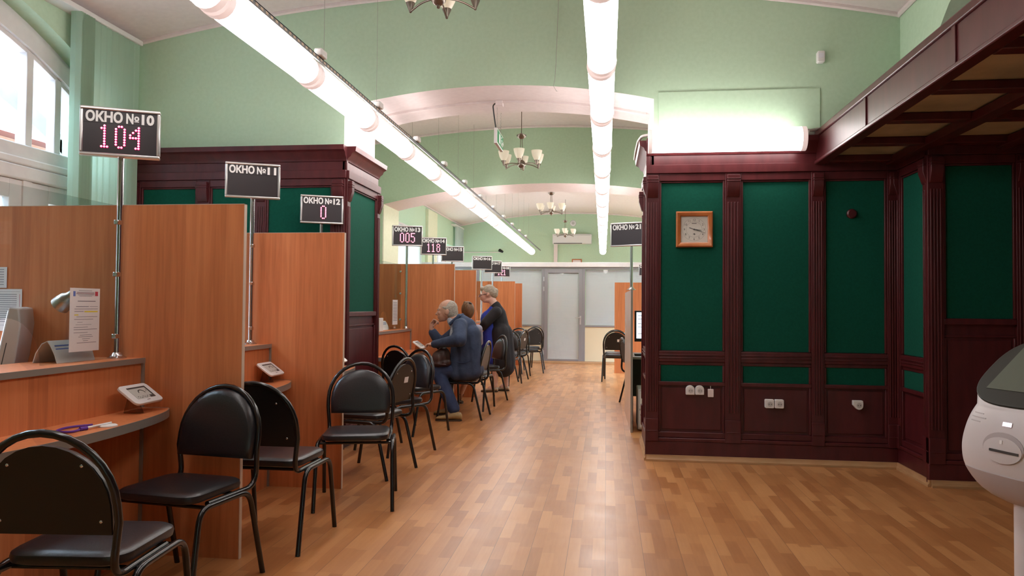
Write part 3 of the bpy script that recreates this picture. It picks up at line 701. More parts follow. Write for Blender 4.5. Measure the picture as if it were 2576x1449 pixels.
def screen(label, y0, y1, zt=1.806):
    t = thing('glass_screen', label, 'screen', (-2.515, (y0+y1)/2, 1.016), 0, 'glass screens on the service counters')
    ym = y0+0.50*(y1-y0); hw = 0.20
    pts = [(y0, 1.018), (ym-hw, 1.018)]+[(ym-hw*math.cos(PI*i/18), 1.018+0.215*math.sin(PI*i/18)) for i in range(1, 18)]+[(ym+hw, 1.018), (y1, 1.018), (y1, zt), (y0, zt)]
    b = MB(); b.prism(pts, lambda u, v, x: (x, u, v), -2.518, -2.512); b.build('glass_pane', 'counter_glass', t, smooth=False)
    for z in (1.13, 1.45, 1.72):
        b = MB(); b.box(-2.527, -2.503, y1-0.02, y1+0.012, z-0.012, z+0.012); b.build('clamp', 'chrome', t, bevel=0.003)
    return t
DOT = {'0': ['.##.', '#..#', '#..#', '#..#', '#..#', '#..#', '#..#', '#..#', '.##.'], '1': ['.#..', '##..', '.#..', '.#..', '.#..', '.#..', '.#..', '.#..', '###.'],
       '2': ['.##.', '#..#', '...#', '...#', '..#.', '.#..', '#...', '#...', '####'], '4': ['...#', '..##', '.#.#', '#..#', '####', '...#', '...#', '...#', '..##'],
       '5': ['####', '#...', '#...', '###.', '...#', '...#', '...#', '#..#', '.##.'], '8': ['.##.', '#..#', '#..#', '.##.', '#..#', '#..#', '#..#', '#..#', '.##.']}
def number_sign(no, led, label, px, py, zc, ang, pole_z=1.016, off=0.0):
    """display on a chrome pole; ang turns its face out of the aisle direction"""
    t = thing('number_sign', label, 'sign', (px, py, pole_z), 0, 'window number signs on poles')
    w, h = 0.372, 0.252
    ux, uy = math.cos(ang), math.sin(ang)          # along the face, left to right as read
    nx, ny = math.sin(ang), -math.cos(ang)         # out of the face
    P = lambda a, d, z: Vector((px+ux*(a+off)+nx*d, py+uy*(a+off)+ny*d, zc+z))
    def bx(b, a0, a1, d0, d1, z0, z1): b.hexa([P(a0, d0, z0), P(a1, d0, z0), P(a1, d1, z0), P(a0, d1, z0), P(a0, d0, z1), P(a1, d0, z1), P(a1, d1, z1), P(a0, d1, z1)])
    b = MB(); bx(b, -w/2+0.01, w/2-0.01, 0.0, 0.032, -h/2+0.01, h/2-0.01); bx(b, -w/2+0.012, w/2-0.012, 0.032, 0.0335, h/2-0.082, h/2-0.081); b.build('display_face', 'sign_black', t)
    b = MB(); f = 0.016
    for a0, a1, z0, z1 in ((-w/2, w/2, h/2-f, h/2), (-w/2, w/2, -h/2, -h/2+f), (-w/2, -w/2+f, -h/2+f, h/2-f), (w/2-f, w/2, -h/2+f, h/2-f)): bx(b, a0, a1, -0.006, 0.042, z0, z1)
    b.build('frame', 'sign_frame', t, bevel=0.005)
    b = MB(); Q = lambda dz: (lambda x, y, d: P(x, 0.0345+d, h/2-0.074+y+dz))
    for body, fit, size, dz, bo in (('ОКНО', (-0.160, 0.010), 0.070, 0.0, 0.0030), ('N', (0.026, 0.060), 0.070, 0.0, 0.0030), ('o', (0.063, 0.087), 0.046, 0.016, 0.0020), (no, (0.098, 0.158), 0.070, 0.0, 0.0030)):
        if body: b.text(body, size, Q(dz), bold=bo, depth=0.001, align='LEFT', fit=fit)
    b.hexa([P(0.064, 0.0342, h/2-0.066), P(0.086, 0.0342, h/2-0.066), P(0.086, 0.0352, h/2-0.066), P(0.064, 0.0352, h/2-0.066), P(0.064, 0.0342, h/2-0.061), P(0.086, 0.0342, h/2-0.061), P(0.086, 0.0352, h/2-0.061), P(0.064, 0.0352, h/2-0.061)])
    b.build('lettering', 'lettering_white', t, smooth=False)
    if led:
        cw = 0.0132; W = len(led)*5*cw-cw; x0 = -W/2+(0.0 if len(led) > 1 else 0.012)
        for i, ch in enumerate(led):
            b = MB()
            for r, row in enumerate(DOT[ch]):
                for c, q in enumerate(row):
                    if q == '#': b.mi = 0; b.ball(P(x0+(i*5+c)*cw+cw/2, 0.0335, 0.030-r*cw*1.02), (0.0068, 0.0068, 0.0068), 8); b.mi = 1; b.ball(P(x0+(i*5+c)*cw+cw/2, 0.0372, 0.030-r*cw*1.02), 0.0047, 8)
            b.build('led_digit', ['led', 'led_core'], t)  # outer balls carry the painted glow, inner balls are the dots
    b = MB()
    b.tube([P(-off, -0.012, -h/2+0.03)+Vector((0, 0, 0)), Vector((px+nx*-0.012, py+ny*-0.012, pole_z))], 0.0155, 14); b.build('pole', 'chrome', t)
    b = MB(); b.lathe([(0.0, 0.0), (0.046, 0.0), (0.046, 0.006), (0.030, 0.014), (0.022, 0.030), (0.0, 0.030)], (px-nx*0.012, py-ny*0.012, pole_z), 20); b.build('flange', 'chrome', t)
    return t
STN = [('10', 2.10, 3.62), ('11', 3.645, 5.10), ('12', 5.125, 6.42), ('13', 7.46, 8.975), ('14', 9.0, 10.5), ('15', 10.53, 11.9), ('17', 13.6, 15.09), ('18', 15.12, 16.4)]
where = {'10': 'nearest service counter with purple pen cord on its rounded desk', '11': 'service counter between the first and second partitions', '12': 'service counter ending against the left green panelling',
         '13': 'service counter at which the man in the blue jacket sits', '14': 'service counter right behind the seated man', '15': 'service counter before the standing woman', '17': 'service counter past the standing woman', '18': 'last service counter before the glazed partition'}
for no, y0, y1 in STN: counter(no, 'laminate '+where[no], y0, y1)
for y, lab in ((3.62, 'nearest tall laminate partition, behind the sign with number 10'), (5.10, 'tall laminate partition beside the pole of the sign with number 11'), (8.975, 'tall laminate partition behind the seated man'),
               (10.5, 'tall laminate partition showing a strip between the seated man and the standing woman'), (15.09, 'tall laminate partition behind the standing woman'), (16.4, 'last tall laminate partition, by the glazed wall at left')):
    partition(lab, y)
for no, y0, y1 in STN:
    screen('glass screen above the '+where[no], y0+0.03, y1-0.06)
ANG = math.radians(27)
for no, led, x, y, z, lab in (('10', '104', -2.512, 3.565, 2.182, 'nearest black window sign showing red 104'), ('11', '', -2.525, 5.045, 2.184, 'blank black window sign numbered 11 on a chrome pole'),
        ('12', '0', -2.53, 6.36, 2.15, 'black window sign numbered 12 showing a red zero'), ('13', '005', -2.442, 8.92, 2.161, 'black window sign numbered 13 showing red 005'),
        ('14', '118', -2.47, 10.44, 2.157, 'black window sign numbered 14 showing red 118'), ('15', '', -2.49, 11.85, 2.145, 'blank black window sign numbered 15'),
        ('16', '', -2.279, 13.5, 2.10, 'blank black window sign numbered 16'), ('17', '', -2.31, 15.03, 2.107, 'blank black window sign numbered 17'), ('18', '121', -2.31, 16.34, 2.079, 'farthest black window sign, red digits, numbered 18')):
    ms = number_sign(no, led, lab, x, y, z, ANG if y < 8 else ANG*0.75, 1.016 if no != '16' else 0.0)
number_sign('21', '', 'blank black window sign numbered 21 on the right of the aisle', 0.258, 7.95, 2.075, math.radians(-24), 1.487, -0.036)
number_sign('', '', 'black window sign half hidden behind the edge of the right panelling', 0.87, 16.0, 2.10, math.radians(-20), 0.0)

# tablets for rating the service
def tablet(label, x, y, rz):
    t = thing('rating_tablet', label, 'tablet', (x, y, 0.760), rz, 'white rating tablets on the desks')
    tilt = Matrix.Rotation(math.radians(36), 3, 'X'); o = Vector((0, 0, 0.083))
    T = lambda u, v, d: o+tilt @ Vector((u, v, d))
    b = MB(); b.prism(rrect(0.222, 0.138, 0.024), lambda u, v, a: T(u, v, a), 0, 0.014); b.build('casing', 'white_plastic', t, world=False, bevel=0.003)
    b = MB(); b.prism(rrect(0.142, 0.084, 0.002, 2), lambda u, v, a: T(u+0.002, v+0.004, a), 0.0142, 0.0152); b.build('display', 'screen_eink', t, world=False)
    b = MB()                  # dark bars and the dial drawn on the display
    def q(u0, u1, v0, v1): b.hexa([T(u0, v0, 0.0153), T(u1, v0, 0.0153), T(u1, v1, 0.0153), T(u0, v1, 0.0153), T(u0, v0, 0.0158), T(u1, v0, 0.0158), T(u1, v1, 0.0158), T(u0, v1, 0.0158)])
    q(-0.069, 0.073, 0.036, 0.046); q(0.062, 0.073, -0.038, 0.036); q(0.035, 0.062, -0.038, -0.022); q(-0.012, 0.012, -0.052, -0.049)
    for i in range(10):
        a0, a1 = PI*(0.02+0.09*i), PI*(0.02+0.09*(i+1))
        p = [T(0.008+0.026*math.cos(a), -0.002+0.026*math.sin(a), d) for d in (0.0153, 0.0158) for a in (a0, a1)]; r_ = [T(0.008+0.021*math.cos(a), -0.002+0.021*math.sin(a), d) for d in (0.0153, 0.0158) for a in (a0, a1)]
        b.hexa([p[0], p[1], r_[1], r_[0], p[2], p[3], r_[3], r_[2]])
    for k in range(7): q(-0.055+0.012*k, -0.048+0.012*k, -0.026-0.004*(k % 3), -0.022-0.004*(k % 3))
    q(0.048, 0.053, 0.01, 0.016)
    b.build('display_marks', 'dark_grey', t, world=False)
    b = MB(); b.prism([(-0.045, 0.0), (0.045, 0.0), (0.042, 0.012), (0.020, 0.094), (-0.012, 0.072)], lambda u, v, a: Vector((a-0.045, u, v)), -0.018, 0.018); b.build('stand', 'acrylic', t, world=False, bevel=0.004)
    return t
tb = tablet('white rating tablet on the nearest rounded desk', -2.305, 3.455, math.radians(90))
for x, y, lab in ((-2.335, 4.965, 'white rating tablet on the desk under the sign with number 11'), (-2.31, 6.20, 'white rating tablet half hidden by the second partition'), (-2.15, 8.42, 'white rating tablet under the hand of the man in the blue jacket')):
    dup(tb, (x, y, 0.760), math.radians(90), lab)
# pen on a purple cord with its round white base
pn = thing('corded_pen', 'white pen on a purple cord with round base on the nearest desk', 'pen', (-2.22, 3.03, 0.76))
b = MB(); b.tube(fillet([(-2.235, 3.02, 0.766), (-2.29, 2.93, 0.768), (-2.27, 2.83, 0.766), (-2.19, 2.83, 0.766), (-2.20, 2.90, 0.766)], 0.05, 8), 0.005, 8); b.build('cord', 'purple_cord', pn)
b = MB(); b.tube([(-2.20, 2.895, 0.768), (-2.19, 2.925, 0.768)], 0.009, 10); b.build('ferrule', 'purple_cord', pn)
b = MB(); b.tube([(-2.19, 2.925, 0.769), (-2.175, 3.06, 0.772)], 0.0055, 10, True, 0.004); b.build('barrel', 'white_plastic', pn)
b = MB(); b.lathe([(0.0, 0), (0.040, 0), (0.040, 0.004), (0.034, 0.008), (0, 0.009)], (-2.17, 3.03, 0.76), 24); b.build('base', 'white_plastic', pn)
# ---------------------------------------------------------------- papers and office things behind the counter glass
def sheet(name, label, cat, p, u, v, w, h, lines, extra=(), parent=None):
    """printed sheet: p upper left corner, u along the lines, v downwards"""
    p = Vector(p); u = Vector(u).normalized(); v = Vector(v).normalized(); n = v.cross(u).normalized()
    t = thing(name, label, cat, tuple(p+v*h))
    b = MB(); P = lambda a, c, d: p+u*a+v*c+n*d
    def bx(b, a0, a1, c0, c1, d0, d1): b.hexa([P(a0, c0, d0), P(a1, c0, d0), P(a1, c1, d0), P(a0, c1, d0), P(a0, c0, d1), P(a1, c0, d1), P(a1, c1, d1), P(a0, c1, d1)])
    bx(b, 0, w, 0, h, 0, 0.0012); b.build('sheet', 'paper', t)
    for nm, m, L in (('printed_lines', 'ink', lines),)+tuple(extra):
        b = MB()
        for a0, a1, c0, c1 in L: bx(b, a0*w, a1*w, c0*h, c1*h, 0.0012, 0.0016)
        b.build(nm, m, t)
    return t
ln = [(0.28, 0.72, 0.035, 0.042), (0.22, 0.80, 0.062, 0.070), (0.20, 0.80, 0.085, 0.093), (0.25, 0.78, 0.105, 0.111), (0.30, 0.72, 0.122, 0.128), (0.25, 0.85, 0.20, 0.212),
      (0.20, 0.62, 0.288, 0.298), (0.65, 0.93, 0.290, 0.296), (0.15, 0.93, 0.325, 0.333), (0.15, 0.45, 0.365, 0.373), (0.22, 0.92, 0.45, 0.457), (0.15, 0.78, 0.49, 0.497), (0.25, 0.42, 0.535, 0.54), (0.20, 0.72, 0.575, 0.58),
      (0.14, 0.60, 0.615, 0.622), (0.14, 0.92, 0.65, 0.658), (0.14, 0.60, 0.70, 0.707), (0.34, 0.74, 0.74, 0.747), (0.30, 0.78, 0.768, 0.775), (0.42, 0.68, 0.80, 0.807), (0.45, 0.62, 0.83, 0.837), (0.25, 0.90, 0.86, 0.868)]
sheet('notice_sheet', 'white printed notice with yellow highlights taped to the nearest counter glass', 'notice', (-2.510, 3.215, 1.372), (0, 1, 0), (0, 0, -1), 0.208, 0.305, ln,
      (('highlight', 'ink_yellow', [(0.48, 0.93, 0.362, 0.382), (0.15, 0.28, 0.415, 0.432)]), ('red_emblem', 'ink_red', [(0.83, 0.93, 0.05, 0.12), (0.22, 0.80, 0.078, 0.081)]), ('blue_emblem', 'ink_blue', [(0.10, 0.17, 0.05, 0.13)])))
sheet('schedule_sheet', 'large pale printed chart pinned on the nearest partition behind the glass', 'notice', (-3.40, 3.617, 1.372), (1, 0, 0), (0, 0, -1), 0.297, 0.225, [(0.04, 0.96, 0.06, 0.066), (0.04, 0.96, 0.86, 0.866)]+[(0.06, 0.9, 0.12+0.05*k, 0.135+0.05*k) for k in range(14)],
      (('red_border', 'ink_red', [(0.955, 0.962, 0.12, 0.85)]),))
sheet('list_sheet', 'narrow yellowish list pinned above the pale chart on the nearest partition', 'notice', (-3.40, 3.617, 1.49), (1, 0, 0), (0, 0, -1), 0.205, 0.112, [(0.06, 0.92, 0.1+0.12*k, 0.13+0.12*k) for k in range(7)])
sheet('notice_sheet', 'narrow white notice on the glass before the seated man', 'notice', (-2.508, 8.55, 1.37), (0, 1, 0), (0, 0, -1), 0.21, 0.297, [(0.1, 0.9, 0.1+0.06*k, 0.12+0.06*k) for k in range(13)])
# calendars
def tent(label, x, y):
    t = thing('desk_calendar', label, 'calendar', (x, y, 1.016), 0, 'white tent calendars on the shelves')
    b = MB()
    o = [(-0.075, 0.0), (-0.062, 0.045), (-0.030, 0.092), (0.0, 0.105), (0.018, 0.085), (0.040, 0.040), (0.052, 0.0), (0.049, 0.0), (0.037, 0.038), (0.014, 0.082), (-0.002, 0.101), (-0.028, 0.088), (-0.058, 0.044), (-0.072, 0.0)]
    b.prism(o, lambda u, v, a: Vector((u, a, v)), -0.13, 0.13); b.build('card', 'paper', t, world=False)
    b = MB()
    for k in range(5):
        f = k/5; u0, v0 = 0.020+0.030*f, 0.083-0.078*f
        b.hexa([(u0, -0.11, v0), (u0+0.001, -0.11, v0+0.001), (u0+0.001, 0.10-0.02*(k % 3), v0+0.001), (u0, 0.10-0.02*(k % 3), v0), (u0+0.002, -0.11, v0-0.005), (u0+0.003, -0.11, v0-0.004), (u0+0.003, 0.10-0.02*(k % 3), v0-0.004), (u0+0.002, 0.10-0.02*(k % 3), v0-0.005)])
    b.build('printed_lines', 'ink_blue', t, world=False); return t
c0 = tent('white tent calendar on the nearest counter shelf behind the notice', -2.60, 3.32)
dup(c0, (-2.60, 8.43, 1.016), 0, 'white tent calendar on the shelf before the seated man')
# small white card stand on the shelf before the seated man
t = tag(MB().box(-2.45, -2.435, 7.82, 7.95, 1.018, 1.165).build('card_stand', 'white_plastic', bevel=0.004), 'small white card stand on the shelf beside the left panelling', 'card stand')
# chrome desk lamp
lm = thing('desk_lamp', 'brushed metal desk lamp with bell head behind the nearest counter glass', 'lamp', (-2.66, 3.44, 1.016))
b = MB(); b.lathe([(0, 0), (0.05, 0), (0.05, 0.012), (0.02, 0.02), (0, 0.02)], (-2.66, 3.44, 1.016), 20); b.build('base', 'brushed', lm)
b = MB(); b.tube(fillet([(-2.66, 3.44, 1.03), (-2.66, 3.44, 1.27), (-2.668, 3.445, 1.35)], 0.06, 6), 0.009, 10); b.build('stem', 'brushed', lm)
d = Vector((-0.62, 0.05, -0.50)).normalized(); q = d.to_track_quat('Z', 'Y').to_matrix()
b = MB(); b.lathe([(0.0, 0.0), (0.020, 0.0), (0.022, 0.030), (0.026, 0.048), (0.038, 0.062), (0.044, 0.088), (0.048, 0.122), (0.045, 0.122), (0.040, 0.088), (0.0, 0.06)], (-2.655, 3.445, 1.362), 24, q); b.build('lamp_head', 'brushed', lm)
# all-in-one monitor seen from behind its edge
mo = thing('monitor', 'pale grey monitor seen edge-on behind the nearest counter glass', 'monitor', (-2.95, 3.42, 0.745))
rot = Matrix.Translation((-2.985, 3.40, 0.98)) @ Matrix.Rotation(math.radians(33), 4, 'Z') @ Matrix.Rotation(math.radians(10), 4, 'Y')
def MP(b, o, a0, a1, m=rot): b.prism(o, lambda u, v, a: m @ Vector((u, a, v)), a0, a1)
b = MB(); MP(b, [(-0.02, -0.20), (0.005, -0.20), (0.045, -0.10), (0.055, 0.05), (0.045, 0.22), (0.022, 0.30), (-0.02, 0.30)], -0.24, 0.24); b.build('casing', 'grey_plastic', mo, bevel=0.008)
b = MB(); MP(b, [(-0.024, -0.17), (-0.0195, -0.17), (-0.0195, 0.28), (-0.024, 0.28)], -0.22, 0.22); b.build('screen', 'screen_lit', mo)
b = MB(); MP(b, [(0.002, -0.12), (0.006, -0.12), (0.006, 0.13), (0.002, 0.13)], -0.2405, -0.2395); b.build('vent_slot', 'dark_grey', mo)
b = MB(); b.tube(fillet([(-2.95, 3.42, 0.98), (-2.88, 3.42, 0.93), (-2.84, 3.42, 0.76)], 0.06), 0.012, 8); b.box(-3.06, -2.82, 3.30, 3.54, 0.745, 0.757); b.build('stand', 'grey_plastic', mo)

# ---------------------------------------------------------------- workplace behind the right panelling
pp = thing('side_screen', 'shiny pinkish upright board along the right side of the aisle', 'partition', (0.255, 8.6, 0))
b = MB()
b.hexa([(0.256, 7.86, 0), (0.276, 7.86, 0), (0.255, 9.5, 0), (0.235, 9.5, 0), (0.256, 7.86, 1.485), (0.276, 7.86, 1.485), (0.255, 9.5, 1.485), (0.235, 9.5, 1.485)]); b.build('board', 'panel_pink', pp)
b = MB(); b.box(0.255, 0.277, 7.852, 7.86, 0, 1.487); b.build('edge_strip', 'edge_grey', pp)
partition('orange laminate partition at the far right beyond the aisle chairs', 14.9, 0.165, 1.5, 1.80, 'partition right of the aisle')
wk = thing('office_desk', 'desk behind the upright board on the right of the aisle', 'desk', (0.75, 9.2, 0))
b = MB(); b.box(0.29, 1.3, 8.55, 9.45, 0.715, 0.74); b.build('desk_top', 'edge_grey', wk)
b = MB(); b.box(0.29, 0.31, 8.6, 9.4, 0, 0.715); b.build('side_panel', 'dark_grey', wk); b = MB(); b.box(1.28, 1.3, 8.6, 9.4, 0, 0.715); b.build('side_panel', 'dark_grey', wk)
b = MB(); b.box(0.31, 1.28, 9.38, 9.4, 0.2, 0.715); b.build('back_panel', 'dark_grey', wk)
m2 = thing('monitor', 'black monitor with a lit page between the upright board and the right panelling', 'monitor', (0.66, 9.25, 0.74))
b = MB(); b.box(0.345, 0.93, 9.22, 9.26, 0.885, 1.265); b.build('casing', 'plastic_black', m2, bevel=0.006)
b = MB(); b.box(0.368, 0.907, 9.216, 9.2195, 0.925, 1.243); b.build('screen', 'screen_lit', m2)
b = MB()
for k, (z, w) in enumerate(((1.16, 0.05), (1.10, 0.04), (1.20, 0.16), (1.06, 0.2), (0.98, 0.05))): b.box(0.385, 0.385+w, 9.2145, 9.2158, z, z+0.006)
b.build('page_lines', 'ink', m2)
b = MB(); b.box(0.61, 0.67, 9.26, 9.28, 0.80, 0.95); b.lathe([(0, 0), (0.11, 0), (0.10, 0.012), (0, 0.014)], (0.64, 9.26, 0.74), 20); b.box(0.62, 0.66, 9.25, 9.275, 0.75, 0.90); b.build('stand', 'plastic_black', m2)
t = thing('keyboard', 'dark keyboard on the desk right of the aisle', 'keyboard', (0.55, 8.85, 0.74)); b = MB(); b.box(0.33, 0.75, 8.78, 8.93, 0.74, 0.762); b.build('key_tray', 'plastic_black', t, bevel=0.006)
pc = thing('computer_tower', 'old beige computer tower on the floor beside the right panelling', 'computer', (0.42, 8.15, 0))
b = MB(); b.box(0.335, 0.53, 7.95, 8.40, 0.02, 0.44); b.build('case', 'grey_plastic', pc, bevel=0.01)
b = MB(); b.box(0.35, 0.515, 7.938, 7.95, 0.24, 0.42); b.box(0.35, 0.515, 7.938, 7.95, 0.04, 0.22); b.build('front_bezel', 'white_plastic', pc, bevel=0.006)
b = MB(); b.tube([(0.39, 7.932, 0.27), (0.39, 7.94, 0.27)], 0.012, 12); b.build('power_button', 'dark_grey', pc)

# ---------------------------------------------------------------- chairs
def chair_proto(label, loc, rz, full=False):
    """stacking chair: +y is where the sitter looks"""
    t = thing('stacking_chair', label, 'chair', loc, rz, 'black stacking chairs with rounded backs')
    # seat cushion
    rings = []
    for f, zz in ((0.90, 0.432), (0.985, 0.440), (1.0, 0.455), (0.985, 0.468), (0.93, 0.476), (0.80, 0.480)):
        o = []
        for u, v in rrect(0.42, 0.40, 0.075, 6): o.append(Vector((u*f*(1.0+0.10*v), v*f+0.01, zz)))
        rings.append(o)
    b = MB(); b.loft(rings); b.build('seat', 'leatherette', t, world=False)
    # padded back, a half-moon with a flat foot
    def lean(z): return -0.205-0.20*(z-0.48)
    def moon(k):
        w = (0.211 if full else 0.203)*k; top = 0.224 if full else 0.194
        pts = [(-w+0.004, 0.555+(1-k)*0.12), (w-0.004, 0.555+(1-k)*0.12), (w, 0.62)]
        n = 14
        pts += [(w*math.cos(PI*i/n), 0.655+top*k*math.sin(PI*i/n)) for i in range(n+1)]
        pts += [(-w, 0.62)]
        return pts
    b = MB(); rings = []
    for k, d in ((1.0, -0.012), (1.0, 0.006), (0.97, 0.020), (0.88, 0.029), (0.7, 0.033)):
        rings.append([Vector((u, lean(z)+d, z)) for u, z in moon(k)])
    b.loft(rings); bp = b.build('backrest', 'leatherette', t, world=False, angle=60)
    b = MB(); b.loft([[Vector((u*0.985, lean(z)-0.0155, z)) for u, z in moon(1.0)], [Vector((u*0.985, lean(z)-0.012, z)) for u, z in moon(1.0)]]); b.build('back_plate', 'plastic_black', t, world=False)
    for u, z in ((0.165, 0.60), (-0.165, 0.60), (0.12, 0.785), (-0.12, 0.785)):
        b = MB(); b.ball((u, lean(z)-0.016, z), (0.006, 0.003, 0.006), 8); b.build('bolt', 'chrome', t, world=False)
    # back hoop: from under the seat, up, over the top and down again
    n = 16; hz = 0.655; hw = 0.222
    side = [(-hw+0.015, 0.10, 0.420), (-hw+0.012, -0.255, 0.420), (-hw, lean(0.60)-0.012, 0.60)]
    pts = fillet(side, 0.085, 7)
    pts += [Vector((-hw*math.cos(PI*i/n), lean(hz+0.235*math.sin(PI*i/n))-0.012, hz+0.235*math.sin(PI*i/n))) for i in range(n+1)]
    pts += [Vector((-p.x, p.y, p.z)) for p in fillet(side, 0.085, 7)[::-1]]
    b = MB(); b.tube(pts, 0.0130, 10); b.build('back_hoop', 'chair_paint', t, world=False)
    # four legs: each half of an upside-down U under the seat
    for sx in (-1, 1):
        for foot, kn, mid in (((sx*0.245, 0.255), 0.185, 0.0), ((sx*0.245, -0.270), -0.165, 0.0)):
            p = fillet([(sx*0.236, mid, 0.418), (sx*0.236, kn, 0.418), (foot[0], foot[1], 0.0)], 0.07, 7)
            b = MB(); b.tube(p, 0.0130, 10); b.build('leg', 'chair_paint', t, world=False)
    b = MB(); b.tube([(-0.236, 0.13, 0.412), (0.236, 0.13, 0.412)], 0.009, 8); b.tube([(-0.236, -0.12, 0.412), (0.236, -0.12, 0.412)], 0.009, 8); b.build('cross_brace', 'chair_paint', t, world=False)
    return t
def face(dx, dy): return math.atan2(dy, dx)-PI/2
CH = [('black padded chair nearest the camera at the lower left, seen from behind', -1.79, 2.44, -0.10, 0.99, 0),
      ('black padded chair with its back against the nearest partition edge, seat toward the camera', -1.93, 3.23, -0.14, -0.99, 0),
      ('black padded chair seen from behind just past the nearest partition', -1.82, 3.975, 0.0, 1.0, 0),
      ('black padded chair facing the camera beside the second partition', -1.634, 4.788, 0.24, -0.97, 0),
      ('black chair with a white sticker on its back turned to the left panelling', -1.82, 5.67, -0.98, 0.2, 1),
      ('black padded chair facing the camera in front of the seated man', -1.884, 6.53, -0.6, -0.8, 0),
      ('black chair seen from behind against the desk left of the seated man', -1.97, 7.57, 0.5, 0.85, 0),
      ('black chair the man in the blue jacket sits on', -1.66, 8.64, -1.0, 0.05, 0),
      ('black chair the brown-haired woman sits on, right behind the man', -1.71, 9.37, 0.12, 0.99, 1),
      ('black padded chair facing the camera in front of the standing woman', -1.71, 10.33, -0.85, -0.5, 0),
      ('black padded chair half hidden behind the standing woman', -1.73, 12.35, -0.3, -0.95, 0),
      ('black chair with a white sticker turned toward the counter, past the standing woman', -1.70, 13.1, -0.97, 0.25, 1),
      ('dark chair facing the camera among the far chairs on the left', -1.72, 13.72, -0.3, -0.95, 0),
      ('dark chair seen from behind nearest the cream panel left of the glazed door', -1.57, 14.62, -0.6, 0.8, 0),
      ('dark chair farthest down the left side, close to the glazed partition', -1.62, 15.5, -0.6, 0.8, 0),
      ('dark chair with a white sticker seen from behind on the right of the aisle', 0.20, 13.35, 0.1, 1.0, 1),
      ('dark chair standing right behind the stickered chair on the right of the aisle', 0.19, 13.93, 0.05, 1.0, 0),
      ('dark chair behind the upright board, only a leg showing', 0.50, 10.15, 0.97, 0.2, 0)]
cproto = fproto = None
FULL = (1, 2)        # two chairs whose padding fills the whole hoop
STICK = []
for num, (lab, x, y, dx, dy, stk) in enumerate(CH):
    if num in FULL:
        if fproto is None: fproto = c = chair_proto(lab, (x, y, 0), face(dx, dy), True)
        else: c = dup(fproto, (x, y, 0), face(dx, dy), lab)
    elif cproto is None: cproto = c = chair_proto(lab, (x, y, 0), face(dx, dy))
    else: c = dup(cproto, (x, y, 0), face(dx, dy), lab)
    if stk: STICK.append(c)
for c in STICK:
    b = MB(); z = 0.70; yy = -0.205-0.20*(z-0.48)-0.0165
    b.hexa([(0.02, yy, z), (0.085, yy, z), (0.085, yy-0.001, z), (0.02, yy-0.001, z), (0.02, yy-0.008, z+0.045), (0.085, yy-0.008, z+0.045), (0.085, yy-0.009, z+0.045), (0.02, yy-0.009, z+0.045)])
    b.build('sticker', 'paper', c, world=False)
# ---------------------------------------------------------------- chandeliers
def chandelier(label, loc, lit=False):
    t = thing('chandelier', label, 'chandelier', loc, 0, 'six-armed chandeliers with bowl shades')
    b = MB(); b.tube([(0, 0, 0.40), (0, 0, 0.98)], 0.005, 8); b.build('rod', 'bronze', t, world=False)
    b = MB(); b.lathe([(0.0, 0.325), (0.03, 0.328), (0.058, 0.352), (0.066, 0.372), (0.025, 0.392), (0.0, 0.40)], n=20); b.build('canopy_cup', 'bronze', t, world=False)
    b = MB(); b.tube([(0.01, 0, 0.33), (0.018, 0, 0.05)], 0.004, 6); b.tube([(-0.01, 0, 0.33), (-0.018, 0, 0.05)], 0.004, 6); b.build('stem', 'bronze', t, world=False)
    b = MB(); b.ball((0, 0, 0.0), (0.052, 0.052, 0.055), 16); b.lathe([(0, -0.075), (0.010, -0.07), (0.012, -0.05), (0, -0.045)], n=10); b.build('hub', 'bronze', t, world=False)
    for k in range(6):
        a = PI/6+k*PI/3-PI/2+PI/6; ca, sa = math.cos(a), math.sin(a); R = 0.245
        b = MB(); b.tube(fillet([(ca*0.04, sa*0.04, 0.0), (ca*0.15, sa*0.15, 0.0), (ca*R, sa*R, -0.035)], 0.06), 0.0065, 8); b.build('arm', 'bronze', t, world=False)
        b = MB(); b.lathe([(0.0, -0.045), (0.008, -0.04), (0.010, -0.028), (0.030, 0.018), (0.030, 0.022), (0, 0.022)], (ca*R, sa*R, 0), 14); cup = b.build('socket_cup', 'bronze', t, world=False)
        b = MB(); b.lathe([(0.022, 0.018), (0.036, 0.035), (0.055, 0.075), (0.068, 0.125), (0.070, 0.145), (0.066, 0.145), (0.052, 0.078), (0.030, 0.038), (0.018, 0.026)], (ca*R, sa*R, 0), 20)
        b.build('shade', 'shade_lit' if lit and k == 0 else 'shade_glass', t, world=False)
    return t
HZ = 3.165
chandelier('nearest chandelier, only its lower cups showing at the top of the hall', (-1.05, 4.5, HZ+0.065), True)
ch = chandelier('chandelier beside the green exit sign beyond the first arch', (-1.10, 9.5, HZ-0.02))
dup(ch, (-1.08, 14.5, HZ), 0, 'chandelier beyond the second arch')
dup(ch, (-1.08, 19.5, HZ+0.03), 0, 'farthest chandelier in front of the air conditioner')

